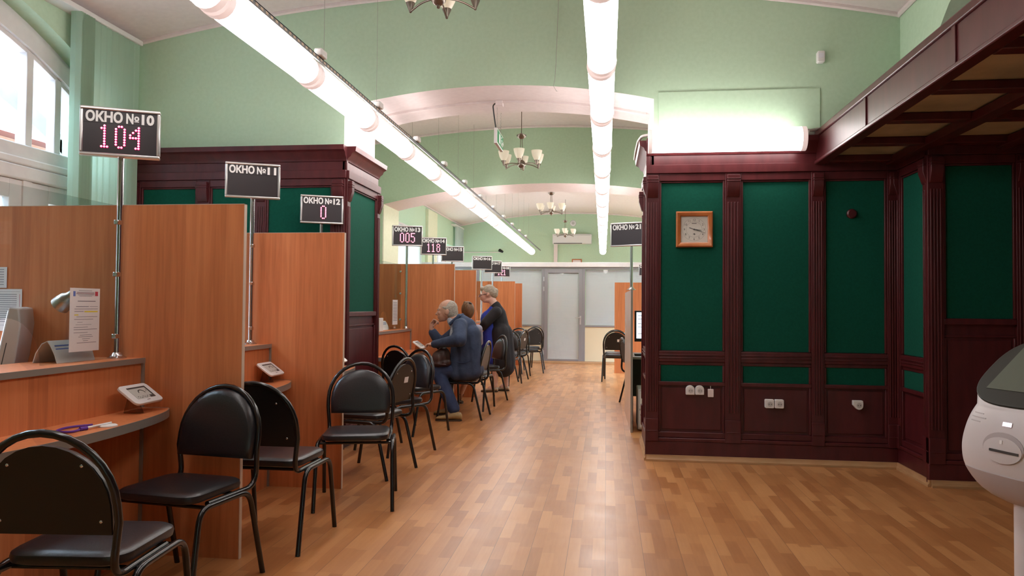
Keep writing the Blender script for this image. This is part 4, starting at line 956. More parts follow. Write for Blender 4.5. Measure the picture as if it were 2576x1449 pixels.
# ---------------------------------------------------------------- exit sign, cables and small devices
ex = thing('exit_sign', 'green running-man exit sign hanging from chains under the first arch', 'exit sign', (-1.04, 7.2, 2.86))
b = MB(); b.box(-1.075, -1.045, 7.0, 7.42, 2.865, 3.015); b.build('casing', 'white_plastic', ex, bevel=0.003)
b = MB(); b.box(-1.045, -1.043, 7.015, 7.405, 2.88, 3.0); b.build('green_face', 'exit_green', ex)
b = MB()
P = lambda u, v: (-1.0425, 7.02+u, 2.88+v)
for o in ([(0.10, 0.015), (0.185, 0.015), (0.185, 0.105), (0.10, 0.105)],):
    b.prism(o, lambda u, v, a: (a, 7.02+u, 2.88+v), -1.0428, -1.0418)
b.tube([P(0.25, 0.075), P(0.275, 0.05), P(0.25, 0.03), P(0.235, 0.012)], 0.006, 6); b.tube([P(0.275, 0.05), P(0.30, 0.035), P(0.305, 0.012)], 0.006, 6); b.tube([P(0.25, 0.075), P(0.28, 0.068), P(0.305, 0.075)], 0.005, 6); b.ball(P(0.248, 0.093), 0.009, 8)
b.tube([P(0.33, 0.055), P(0.375, 0.055)], 0.005, 6); b.tube([P(0.36, 0.075), P(0.375, 0.055), P(0.36, 0.035)], 0.005, 6)
b.build('running_man', 'lettering_white', ex)
for y in (7.08, 7.34):
    b = MB()
    for k in range(14): b.tube([(-1.06, y, 3.015+k*0.0165), (-1.06+(0.004 if k % 2 else 0), y+(0 if k % 2 else 0.004), 3.015+(k+0.8)*0.0165)], 0.0022, 5)
    b.build('chain', 'wire', ex)
b = MB(); b.tube(fillet([(-1.06, 7.02, 3.01), (-1.075, 7.0, 3.12), (-1.085, 6.98, 3.22), (-1.06, 6.98, 3.245), (-1.03, 7.0, 3.235)], 0.04), 0.0065, 8); b.build('supply_cable', 'cable_black', ex)
cd = thing('cable_duct', 'white cable duct running along the underside of the first arch', 'cable duct', (-1.0, 7.0, 3.1))
xs = [-2.33+(0.36+2.33)*i/30 for i in range(31)]
b = MB(); b.loft([[Vector((x, 7.0+dy, arch1(x)-dz)) for dy, dz in ((-0.014, 0), (0.014, 0), (0.014, 0.02), (-0.014, 0.02))] for x in xs]); b.build('duct', 'plaster', cd)
b = MB(); b.tube([(x, 7.022, arch1(x)-0.006) for x in xs], 0.004, 6); b.build('cable', 'wire', cd)
b = MB(); b.box(-1.06, -0.99, 6.965, 7.035, arch1(-1.0)-0.05, arch1(-1.0)); b.build('junction_box', 'plaster', cd, bevel=0.004)
b = MB(); b.tube([(-0.43, 6.49, 4.08), (-0.44, 6.49, 3.75), (-0.45, 6.488, 3.45), (-0.46, 6.492, 3.30), (-0.47, 6.47, 3.24), (-0.445, 6.495, 3.20), (-0.44, 6.52, 3.205)], 0.0018, 6)
tag(b.build('loose_wire', 'wire'), 'thin loose wire hanging down the green wall above the first arch', 'wire')
b = MB(); b.tube(fillet([(1.65, 6.36, 2.77), (1.75, 6.40, 2.80), (1.9, 6.42, 2.77)], 0.05), 0.012, 8); b.tube([(1.62, 6.45, 2.80), (1.92, 6.44, 2.775)], 0.014, 8); b.tube([(1.62, 6.47, 2.775), (1.95, 6.46, 2.765)], 0.008, 8)
tag(b.build('grey_cable_bundle', 'wire'), 'grey cables lying on the panelling between wall light and canopy', 'cable')
b = MB(); b.tube(fillet([(0.35, 6.40, 2.772), (0.30, 6.44, 2.775), (0.272, 6.55, 2.757), (0.268, 7.0, 2.757), (0.272, 7.36, 2.757)], 0.05), 0.0135, 10)
tag(b.build('corrugated_hose', 'wire'), 'grey cable hose lying on the cornice at the corner of the right panelling', 'cable')
s = thing('motion_sensor', 'small white motion sensor high on the green wall', 'sensor', (1.777, 6.47, 3.36))
b = MB(); b.prism(rrect(0.062, 0.098, 0.014), lambda u, v, a: (1.777+u, a, 3.417+v), 6.445, 6.4995); b.build('casing', 'white_plastic', s, bevel=0.006)
b = MB(); b.prism(rrect(0.040, 0.040, 0.008), lambda u, v, a: (1.777+u, a, 3.425+v), 6.441, 6.446); b.build('lens', 'slat_white', s)
# wall clock
ck = thing('wall_clock', 'square wooden wall clock on the first green panel of the right panelling', 'clock', (0.74, 6.45, 1.82))
CX, CZ, CYF = 0.74, 1.971, 6.476
b = MB(); hw = 0.152; fr = 0.040
prof = [(0.0, 0.0), (0.0, 0.030), (0.010, 0.040), (0.030, 0.034), (0.040, 0.022), (0.040, 0.0)]
rings = []
for sx, sz in ((-1, -1), (1, -1), (1, 1), (-1, 1), (-1, -1)): rings.append([Vector((CX+sx*(hw-i), CYF-d, CZ+sz*(hw-i))) for i, d in prof])
b.loft(rings, True, False); b.build('frame', 'clock_wood', ck)
b = MB(); b.box(CX-hw+0.038, CX+hw-0.038, CYF-0.012, CYF, CZ-hw+0.038, CZ+hw-0.038); b.build('clock_face', 'clock_face', ck)
b = MB()
for k in range(1, 13):
    a = PI/2-k*PI/6; r = 0.082
    b.text(str(k), 0.026, lambda x, y, d, a=a: (CX+r*math.cos(a)+x, CYF-0.0125-d, CZ+r*math.sin(a)+y-0.009), depth=0.0006)
for R in (0.098, 0.066):
    b.tube([(CX+R*math.cos(i*PI/24), CYF-0.0122, CZ+R*math.sin(i*PI/24)) for i in range(49)], 0.0005, 4, False)
b.box(CX-0.02, CX+0.02, CYF-0.013, CYF-0.012, CZ+0.049, CZ+0.054); b.tube([(CX-0.008, CYF-0.0125, CZ-0.040), (CX+0.004, CYF-0.0125, CZ-0.036), (CX+0.009, CYF-0.0125, CZ-0.040), (CX, CYF-0.0125, CZ-0.046)], 0.003, 6)
b.build('numerals', 'dark_grey', ck, smooth=False)
def hand(nm, ang, l, tail, w, d):
    b = MB(); a = PI/2-ang; ux, uz = math.cos(a), math.sin(a); P = lambda s, t, dd: Vector((CX+ux*s-uz*t, CYF-dd, CZ+uz*s+ux*t))
    b.hexa([P(-tail, -w, d), P(l, -w*0.4, d), P(l, w*0.4, d), P(-tail, w, d), P(-tail, -w, d+0.001), P(l, -w*0.4, d+0.001), P(l, w*0.4, d+0.001), P(-tail, w, d+0.001)]); b.build(nm, 'dark_grey', ck)
hand('hour_hand', math.radians(98), 0.060, 0.008, 0.0045, 0.0155); hand('minute_hand', math.radians(109), 0.096, 0.044, 0.003, 0.018)
b = MB(); b.lathe([(0, 0), (0.006, 0), (0.006, 0.004), (0, 0.004)], (CX, CYF-0.014, CZ), 12, Matrix.Rotation(PI/2, 3, 'X')); b.build('centre_cap', 'dark_grey', ck)
# sockets, cable box and knob on the right panelling
def socket(label, x, z, shape, tilt=False):
    t = thing('wall_socket', label, 'socket', (x, 6.47, z-0.037), 0, 'white wall sockets on the right panelling')
    h = 0.0365
    if shape == 'dome': o = [(-h, -h), (h, -h), (h, 0.008)]+[(h*math.cos(PI*i/10), 0.008+h*0.95*math.sin(PI*i/10)) for i in range(1, 10)]+[(-h, 0.008)]
    elif shape == 'drop': o = [(-h*1.2, h), (h*0.9, h), (h, h*0.5)]+[(h*0.1+h*0.9*math.cos(PI*i/10), -0.006-h*0.9*math.sin(PI*i/10)) for i in range(0, 9)]+[(-h*1.2, 0.0)]
    else: o = rrect(2*h, 2*h, 0.010)
    b = MB(); b.prism(o, lambda u, v, a: (x+u, a, z+v), 6.432, 6.474); b.build('housing', 'white_plastic', t, bevel=0.004)
    b = MB(); b.tube([(x+0.003, 6.4315, z-0.003), (x+0.003, 6.4325, z-0.003)], 0.0215, 20); b.build('well', 'grey_plastic', t)
    b = MB()
    for u in (-0.009, 0.009): b.tube([(x+0.003+u, 6.431, z-0.003), (x+0.003+u, 6.4316, z-0.003)], 0.004, 8)
    b.build('pin_hole', 'dark_grey', t); return t
socket('left arched white socket under the clock', 0.708, 0.605, 'dome'); socket('right arched white socket under the clock', 0.786, 0.606, 'dome')
socket('left square white socket in the middle panel', 1.356, 0.508, 'square'); socket('right square white socket in the middle panel', 1.434, 0.508, 'square'); socket('single drop-shaped white socket under the dark panel', 2.062, 0.515, 'drop')
bx_ = thing('junction_box', 'small pale junction box beside the arched sockets', 'junction box', (0.879, 6.46, 0.55)); b = MB(); b.box(0.855, 0.903, 6.448, 6.474, 0.55, 0.618); b.build('lid', 'cap_white', bx_, bevel=0.004); b = MB(); b.tube([(0.879, 6.465, 0.618), (0.878, 6.468, 0.645)], 0.003, 6); b.build('cable_stub', 'cap_white', bx_)
kb = thing('wall_rosette', 'dark round wooden rosette on the third green panel under the canopy', 'rosette', (2.02, 6.46, 2.06)); b = MB(); b.lathe([(0, 0), (0.040, 0), (0.040, 0.02), (0.030, 0.03), (0, 0.03)], (2.02, 6.477, 2.095), 24, Matrix.Rotation(PI/2, 3, 'X')); b.build('disc', 'mahogany', kb)
# things on the far wall
ac = thing('air_conditioner', 'long white air conditioner on the far wall above the glazed door', 'air conditioner', (-1.03, 22.2, 3.15))
b = MB(); b.box(-1.60, -0.44, 22.07, 22.3, 3.18, 3.475); b.build('casing', 'white_plastic', ac, bevel=0.02)
b = MB(); b.box(-1.56, -0.72, 22.06, 22.075, 3.185, 3.205); b.build('air_outlet', 'dark_grey', ac); b = MB(); b.box(-1.56, -0.48, 22.064, 22.072, 3.43, 3.437); b.build('top_slot', 'alu', ac)
t = thing('wall_conduit', 'pale upright conduit under the air conditioner', 'conduit', (-1.52, 22.27, 2.0)); b = MB(); b.box(-1.57, -1.46, 22.24, 22.3, 1.2, 3.18); b.build('cover', 'cap_white', t, bevel=0.004)
sp = thing('wall_speaker', 'round white speaker high on the far wall', 'speaker', (-1.0, 22.26, 3.72)); b = MB(); b.lathe([(0, 0.04), (0.06, 0.04), (0.085, 0.03), (0.095, 0.0), (0, 0)], (-0.998, 22.3, 3.815), 24, Matrix.Rotation(PI/2, 3, 'X')); b.build('casing', 'white_plastic', sp); b = MB(); b.lathe([(0, 0), (0.045, 0), (0.045, 0.004), (0, 0.004)], (-0.998, 22.259, 3.815), 20, Matrix.Rotation(PI/2, 3, 'X')); b.build('grille', 'grey_plastic', sp)
pf = thing('picture_frame', 'small wooden picture frame on the far wall just above the partition beam', 'picture', (-0.88, 22.28, 2.5)); b = MB()
for x0, x1, z0, z1 in ((-1.03, -0.73, 2.71, 2.74), (-1.03, -0.73, 2.50, 2.53), (-1.03, -1.0, 2.53, 2.71), (-0.76, -0.73, 2.53, 2.71)): b.box(x0, x1, 22.27, 22.3, z0, z1)
b.build('frame', 'clock_wood', pf); b = MB(); b.box(-1.0, -0.76, 22.285, 22.3, 2.53, 2.71); b.build('print', 'paper', pf)
cc = thing('surveillance_camera', 'black camera on a thin white bracket at the left of the far wall', 'camera', (-3.1, 22.2, 2.9)); b = MB(); b.tube([(-3.19, 22.1, 2.99), (-3.09, 22.0, 2.94)], 0.05, 12, True, 0.035); b.build('housing', 'plastic_black', cc); b = MB(); b.tube([(-3.18, 22.15, 2.97), (-3.18, 22.29, 3.0)], 0.015, 8); b.build('arm', 'plastic_black', cc)
b = MB(); b.box(-4.40, -3.16, 22.28, 22.3, 2.935, 2.955); tag(b.build('cable_strip', 'cap_white'), 'thin white cable strip on the far wall leading to the black camera', 'cable strip')

# ---------------------------------------------------------------- self-service kiosk at lower right
kr = math.radians(-70)
kk = thing('ticket_kiosk', 'white rounded self-service kiosk with sloping dark screen at lower right', 'kiosk', (1.262, 2.35, 0), kr)
def kplane(y): return 1.018+(y+0.117)*0.86        # sloping top: rises away from the user (user at -y)
def outline(hx, hy, n=40, e=2.6):
    return [(hx*abs(math.cos(t))**(2/e)*(1 if math.cos(t) >= 0 else -1), hy*abs(math.sin(t))**(2/e)*(1 if math.sin(t) >= 0 else -1)) for t in [2*PI*i/n for i in range(n)]]
prof = [(0.725, 0.05, 0.04), (0.736, 0.105, 0.070), (0.755, 0.150, 0.100), (0.785, 0.190, 0.122), (0.825, 0.218, 0.138), (0.865, 0.226, 0.143), (0.905, 0.223, 0.142), (0.95, 0.210, 0.136), (0.985, 0.195, 0.127), (1.013, 0.178, 0.117)]
def smooth_prof(p, k=4):
    out = []
    for i in range(len(p)-1):
        P0, P1, P2, P3 = p[max(i-1, 0)], p[i], p[i+1], p[min(i+2, len(p)-1)]
        for j in range(k):
            t = j/k; out.append(tuple(0.5*(2*b+(c-a)*t+(2*a-5*b+4*c-d)*t*t+(3*b-a-3*c+d)*t**3) for a, b, c, d in zip(P0, P1, P2, P3)))
    return out+[p[-1]]
prof = smooth_prof(prof)
b = MB(); rings = []
for z, hx, hy in prof: rings.append([Vector((u, v, z)) for u, v in outline(hx, hy, 56)])
rings.append([Vector((u, v, max(1.016, kplane(v)))) for u, v in outline(0.176, 0.116, 56)])
b.loft(rings); body = b.build('body', 'kiosk_white', kk, world=False, angle=50)
T = lambda u, s, d: Vector((u, -0.116+s*0.758, 1.020+s*0.652))+Vector((0, -0.652, 0.758))*d
b = MB(); b.prism([(u, (v+0.116)/0.758) for u, v in outline(0.176, 0.1155, 56, 2.7)], lambda u, v, a: T(u, v, a), -0.004, 0.005); b.build('screen_glass', 'kiosk_screen', kk, world=False, bevel=0.003)
b = MB(); b.prism([(-0.122, 0.062), (0.122, 0.062), (0.122, 0.252), (-0.122, 0.252)], lambda u, v, a: T(u, v, a), 0.005, 0.0062); b.build('display', 'kiosk_display', kk, world=False)
def front(u, z, d):          # point on the front skin of the body
    pr = [(p[0], p[1], p[2]) for p in prof]
    for (za, xa, ya), (zb, xb, yb) in zip(pr, pr[1:]):
        if za <= z <= zb: k = (z-za)/(zb-za); hx, hy = xa+(xb-xa)*k, ya+(yb-ya)*k; break
    else: hx, hy = (prof[0][1], prof[0][2]) if z < prof[0][0] else (prof[-1][1], prof[-1][2])
    s = max(0.0, 1-abs(u/hx)**2.6)**(1/2.6)
    return Vector((u, -hy*s-d, z))
def patch(name, m, u0, u1, z0, z1, d, nu=8, nz=3, shape=None):
    b = MB(); g = []
    for j in range(nz+1):
        row = []
        for i in range(nu+1):
            u, z = u0+(u1-u0)*i/nu, z0+(z1-z0)*j/nz
            if shape: u, z = shape(i/nu, j/nz)
            row.append((b.bm.verts.new(front(u, z, d)), b.bm.verts.new(front(u, z, -0.006))))
        g.append(row)
    for j in range(nz):
        for i in range(nu): b._f([g[j][i][0], g[j][i+1][0], g[j+1][i+1][0], g[j+1][i][0]]); b._f([g[j][i][1], g[j+1][i][1], g[j+1][i+1][1], g[j][i+1][1]])
    for j in range(nz):
        for i in (0, nu): b._f([g[j][i][0], g[j+1][i][0], g[j+1][i][1], g[j][i][1]])
    for i in range(nu):
        for j in (0, nz): b._f([g[j][i][0], g[j][i+1][0], g[j][i+1][1], g[j][i][1]])
    return b.build(name, m, kk, world=False)
for s in (-1, 1):
    for z, a, c in ((0.990, 0.085, 0.130), (0.978, 0.072, 0.140), (0.966, 0.092, 0.138)):
        patch('speaker_slit', 'kiosk_grey', s*a, s*c, z, z+0.003, 0.0010, 6, 1)
dish = lambda a, t: (0.068*math.cos(2*PI*a)*(0.02+0.98*t), 0.905+0.045*math.sin(2*PI*a)*(0.02+0.98*t))
patch('ticket_dish', 'kiosk_grey', 0, 1, 0, 1, 0.002, 28, 4, dish)
dish2 = lambda a, t: (0.064*math.cos(2*PI*a)*(0.02+0.98*t), 0.899+0.037*math.sin(2*PI*a)*(0.02+0.98*t))
patch('ticket_tray', 'kiosk_white', 0, 1, 0, 1, 0.004, 28, 4, dish2)
patch('ticket_slot', 'dark_grey', -0.040, 0.055, 0.893, 0.900, 0.006, 8, 1)
patch('indicator_lamp', 'lettering_white', -0.006, 0.002, 0.918, 0.928, 0.006, 2, 2)
patch('maker_plate', 'chrome', -0.008, 0.022, 0.968, 0.980, 0.002, 4, 2)
patch('lower_cover', 'kiosk_grey', 0, 1, 0, 1, 0.0035, 14, 6, lambda i, j: ((-0.165+0.33*i)*(0.62+0.38*j), 0.735+0.090*j))
b = MB(); b.lathe([(0.0, 0.03), (0.072, 0.03), (0.072, 0.74), (0.0, 0.74)], n=28); b.build('column', 'kiosk_white', kk, world=False)
b = MB(); b.lathe([(0.0, 0.0), (0.22, 0.0), (0.22, 0.012), (0.18, 0.03), (0.0, 0.034)], n=36); b.build('base_plate', 'kiosk_grey', kk, world=False)
# ---------------------------------------------------------------- people
def hand_items(wrist, palm, tips, thumb, r=0.0088, pr=0.026):
    """palm, four curled fingers (each a chain of points) and a thumb from the side of the palm"""
    it = [('c', wrist, 0.027, palm, pr)]
    for ch in tips+[thumb]:
        for p, q in zip(ch, ch[1:]): it.append(('c', p, r, q, r*0.92))
    return it
V = Vector
# --- seated man in a blue jacket
my = 8.55
mw = V((-1.950, 8.345, 0.862))
near_tips = [[V((-1.988, 8.345+dy, 0.858)), V((-2.026, 8.345+dy*1.25, 0.864)), V((-2.052+abs(dy)*0.4, 8.345+dy*1.4, 0.850)), V((-2.060+abs(dy)*0.4, 8.345+dy*1.45, 0.830))] for dy in (-0.030, -0.010, 0.011, 0.030)]
near_thumb = [V((-1.968, 8.375, 0.850)), V((-1.998, 8.400, 0.842)), V((-2.024, 8.405, 0.836))]
fw = V((-2.050, 8.61, 1.035))
far_tips = [[V((-2.045+k*0.006, 8.575+0.022*k, 1.105-k*0.004)), V((-2.015+k*0.006, 8.57+0.022*k, 1.142-k*0.006)), V((-1.982+k*0.004, 8.57+0.020*k, 1.130-k*0.008)), V((-1.985+k*0.004, 8.575+0.018*k, 1.105-k*0.006))] for k in range(4)]
far_thumb = [V((-2.02, 8.57, 1.06)), V((-1.985, 8.56, 1.085)), V((-1.962, 8.56, 1.112))]
hc = V((-1.845, my, 1.258))
man = blob('person', 'skin', [
    ('c', (-1.58, my, 0.60), 0.13, (-1.64, my, 1.0), 0.13), ('c', (-1.66, my, 1.05), 0.075, (-1.785, my, 1.185), 0.062),
    ('e', hc, (0.112, 0.079, 0.118), math.radians(18), 'Y'), ('e', (-1.895, my, 1.205), (0.068, 0.060, 0.085), math.radians(12), 'Y'), ('e', (-1.90, my, 1.155), (0.050, 0.045, 0.036)),
    ('e', (-1.925, my, 1.265), (0.032, 0.062, 0.035)),                                     # brow
    ('c', (-1.955, my, 1.240), 0.010, (-1.978, my, 1.205), 0.0145), ('e', (-1.962, my-0.012, 1.203), (0.013, 0.012, 0.010)), ('e', (-1.962, my+0.012, 1.203), (0.013, 0.012, 0.010)),
    ('e', (-1.953, my, 1.172), (0.013, 0.024, 0.008)), ('e', (-1.950, my, 1.158), (0.013, 0.022, 0.008)), ('e', (-1.93, my, 1.132), (0.022, 0.026, 0.018)),
    ('e', (-1.835, my-0.080, 1.232), (0.024, 0.011, 0.036), math.radians(15), 'Y'), ('e', (-1.835, my+0.080, 1.232), (0.024, 0.011, 0.036), math.radians(15), 'Y'),
    ('e', (-1.93, my-0.042, 1.222), (0.026, 0.022, 0.024)), ('e', (-1.93, my+0.042, 1.222), (0.026, 0.022, 0.024)),
    ('c', (-1.66, 8.34, 1.08), 0.055, (-1.62, 8.16, 0.93), 0.045), ('c', (-1.62, 8.16, 0.93), 0.045, mw, 0.027),
    ('c', (-1.66, 8.76, 1.08), 0.055, (-1.955, 8.70, 0.83), 0.045), ('c', (-1.955, 8.70, 0.83), 0.045, fw, 0.027),
    ('c', (-1.55, 8.45, 0.58), 0.075, (-1.93, 8.41, 0.545), 0.055), ('c', (-1.93, 8.41, 0.545), 0.055, (-1.70, 8.33, 0.10), 0.035), ('c', (-1.70, 8.33, 0.10), 0.035, (-1.76, 8.325, 0.065), 0.035),
    ('c', (-1.55, 8.65, 0.58), 0.075, (-1.95, 8.70, 0.545), 0.055), ('c', (-1.95, 8.70, 0.545), 0.055, (-1.82, 8.72, 0.10), 0.035), ('c', (-1.82, 8.72, 0.10), 0.035, (-1.88, 8.72, 0.065), 0.035)]
    + hand_items(mw, V((-1.992, 8.345, 0.858)), near_tips, near_thumb) + hand_items(fw, V((-2.045, 8.605, 1.085)), far_tips, far_thumb), None, 0.0058, 2)
tag(man, 'seated bald grey-haired man in a blue jacket and jeans, hand at his mouth', 'person')
blob('hair', 'hair_grey', [('e', (-1.822, my, 1.262), (0.098, 0.0825, 0.108), math.radians(24), 'Y'), ('e', (-1.80, my, 1.225), (0.083, 0.079, 0.082)), ('e', (-1.775, my, 1.195), (0.060, 0.068, 0.055)), ('c', (-1.845, my-0.072, 1.275), 0.016, (-1.885, my-0.066, 1.285), 0.011), ('c', (-1.845, my+0.072, 1.275), 0.016, (-1.885, my+0.066, 1.285), 0.011)], man, 0.008, 2)
for s in (-1, 1):
    b = MB(); b.ball((-1.944, my+s*0.033, 1.238), 0.010, 10); b.build('eye', 'dark_grey', man)
    b = MB(); b.tube([(-1.960, my+s*0.018, 1.258), (-1.952, my+s*0.040, 1.262), (-1.935, my+s*0.056, 1.255)], 0.005, 6); b.build('eyebrow', 'hair_grey', man)
jk = blob('jacket', 'denim_jacket', [
    ('c', (-1.605, my, 0.62), 0.185, (-1.625, my, 0.95), 0.178), ('c', (-1.625, my-0.04, 0.95), 0.17, (-1.655, my-0.02, 1.06), 0.125), ('c', (-1.62, my+0.05, 0.95), 0.17, (-1.655, my+0.03, 1.06), 0.125),
    ('c', (-1.655, my-0.18, 1.075), 0.085, (-1.655, my+0.18, 1.075), 0.085), ('c', (-1.60, my-0.05, 1.06), 0.11, (-1.69, my, 1.13), 0.085),
    ('e', (-1.59, my-0.02, 0.56), (0.19, 0.215, 0.135)),  ('c', (-1.545, 8.46, 0.98), 0.110, (-1.495, 8.415, 0.545), 0.085), ('c', (-1.60, 8.45, 0.95), 0.115, (-1.60, 8.405, 0.545), 0.100), ('c', (-1.68, 8.46, 0.95), 0.100, (-1.705, 8.41, 0.525), 0.080), ('c', (-1.705, 8.41, 0.525), 0.078, (-1.50, 8.415, 0.540), 0.082), ('e', (-1.60, 8.74, 0.575), (0.17, 0.07, 0.155)),
    ('c', (-1.655, 8.34, 1.075), 0.088, (-1.615, 8.145, 0.925), 0.078), ('c', (-1.615, 8.145, 0.925), 0.076, (-1.925, 8.325, 0.866), 0.048), ('c', (-1.925, 8.325, 0.866), 0.046, (-1.945, 8.338, 0.864), 0.047),
    ('c', (-1.665, 8.76, 1.075), 0.088, (-1.955, 8.70, 0.845), 0.072), ('c', (-1.955, 8.70, 0.845), 0.070, (-2.035, 8.63, 0.985), 0.054)], man, 0.011, 4)
b = MB()   # collar, pocket flap and cuff buttons stitched on the jacket
b.tube([(-1.80, my-0.085, 1.09), (-1.745, my-0.10, 1.14), (-1.69, my-0.075, 1.185), (-1.665, my, 1.20), (-1.69, my+0.075, 1.185), (-1.745, my+0.10, 1.14)], 0.019, 8); b.build('collar', 'denim_jacket', jk)
b = MB(); b.tube(fillet([(-1.69, 8.324, 0.668), (-1.60, 8.302, 0.650), (-1.52, 8.325, 0.685)], 0.05), 0.0035, 6); b.build('pocket_seam', 'denim', jk)
for k in range(3):
    b = MB(); b.ball((-1.885+0.02*k, 8.268-0.006*k, 0.868), 0.006, 8); b.build('cuff_button', 'dark_grey', jk)
b = MB(); b.tube([(-1.938, 8.333, 0.863), (-1.958, 8.343, 0.863)], 0.036, 16); b.build('shirt_cuff', 'shirt_check', man)
blob('shirt', 'shirt_check', [('e', (-1.735, my, 0.96), (0.078, 0.13, 0.17)), ('c', (-1.745, my, 1.07), 0.070, (-1.785, my, 1.135), 0.066)], man, 0.009, 2)
tr = blob('trousers', 'denim', [
    ('c', (-1.55, 8.45, 0.575), 0.105, (-1.925, 8.41, 0.555), 0.078), ('c', (-1.925, 8.41, 0.55), 0.080, (-1.76, 8.345, 0.22), 0.074), ('c', (-1.76, 8.345, 0.22), 0.074, (-1.715, 8.335, 0.135), 0.070),
    ('c', (-1.55, 8.65, 0.575), 0.105, (-1.945, 8.70, 0.555), 0.078), ('c', (-1.945, 8.70, 0.55), 0.080, (-1.86, 8.72, 0.22), 0.074), ('c', (-1.86, 8.72, 0.22), 0.074, (-1.835, 8.72, 0.135), 0.070), ('e', (-1.56, my, 0.575), (0.12, 0.18, 0.105))], man, 0.011, 3)
def shoe(m, parent, heel, toe, w=0.047, h=0.085):
    heel, toe = V(heel), V(toe); d = (toe-heel); L = d.length; d.normalize(); s = V((-d.y, d.x, 0)); rings = []
    for f, hw, hh, zb in ((0.0, 0.55, 0.62, 0.0), (0.04, 0.80, 0.90, 0.0), (0.15, 0.92, 1.0, 0), (0.32, 0.86, 0.98, 0), (0.45, 0.88, 0.78, 0), (0.6, 1.0, 0.62, 0), (0.78, 0.98, 0.50, 0), (0.92, 0.70, 0.38, 0), (0.99, 0.30, 0.25, 0)):
        c = heel+d*L*f; o = []
        for i in range(14):
            a = 2*PI*i/14; o.append(c+s*(w*hw*math.cos(a))+V((0, 0, 0.014+h*hh*0.5*(1+math.sin(a)*0.98))))
        rings.append(o)
    b = MB(); b.loft(rings); sh = b.build('shoe', m, parent, angle=180)
    b = MB(); n = 20; o = []
    for i in range(n):
        a = 2*PI*i/n; f = 0.5+0.51*math.cos(a); hw = (0.95+0.15*math.cos(a)-0.0)*abs(math.sin(a))**0.7*(1 if math.sin(a) > 0 else -1); o.append(heel+d*L*f+s*(w*hw))
    b.loft([[p+V((0, 0, 0.001)) for p in o], [p+V((0, 0, 0.017)) for p in o]]); b.build('sole', 'sole', sh)
    b = MB(); b.box(-0.03, 0.03, -0.034, 0.034, 0.0, 0.022, Matrix.Translation(heel+d*0.045) @ Matrix.Rotation(math.atan2(d.y, d.x), 4, 'Z')); b.build('heel', 'sole', sh)
shoe('tan_leather', man, (-1.615, 8.31, 0), (-1.915, 8.29, 0), 0.050, 0.092); shoe('tan_leather', man, (-1.75, 8.73, 0), (-2.04, 8.74, 0), 0.050, 0.092)
b = MB(); b.tube([(-1.70, 8.325, 0.09), (-1.715, 8.33, 0.15)], 0.041, 14); b.build('sock', 'purple_cloth', man)
# handbag on his lap
bag = blob('leather_bag', 'bag_leather', [('e', (-1.90, 8.36, 0.695), (0.085, 0.065, 0.10)), ('e', (-1.85, 8.37, 0.72), (0.085, 0.07, 0.115)), ('e', (-1.90, 8.37, 0.645), (0.105, 0.08, 0.042)), ('e', (-1.83, 8.37, 0.655), (0.08, 0.075, 0.05))], None, 0.010, 2)
tag(bag, 'dark brown gathered leather bag on the lap of the man in the blue jacket', 'bag')
b = MB(); b.tube(fillet([(-1.95, 8.31, 0.655), (-1.88, 8.295, 0.638), (-1.80, 8.30, 0.636)], 0.03), 0.008, 8); b.build('seam_fold', 'bag_leather', bag)

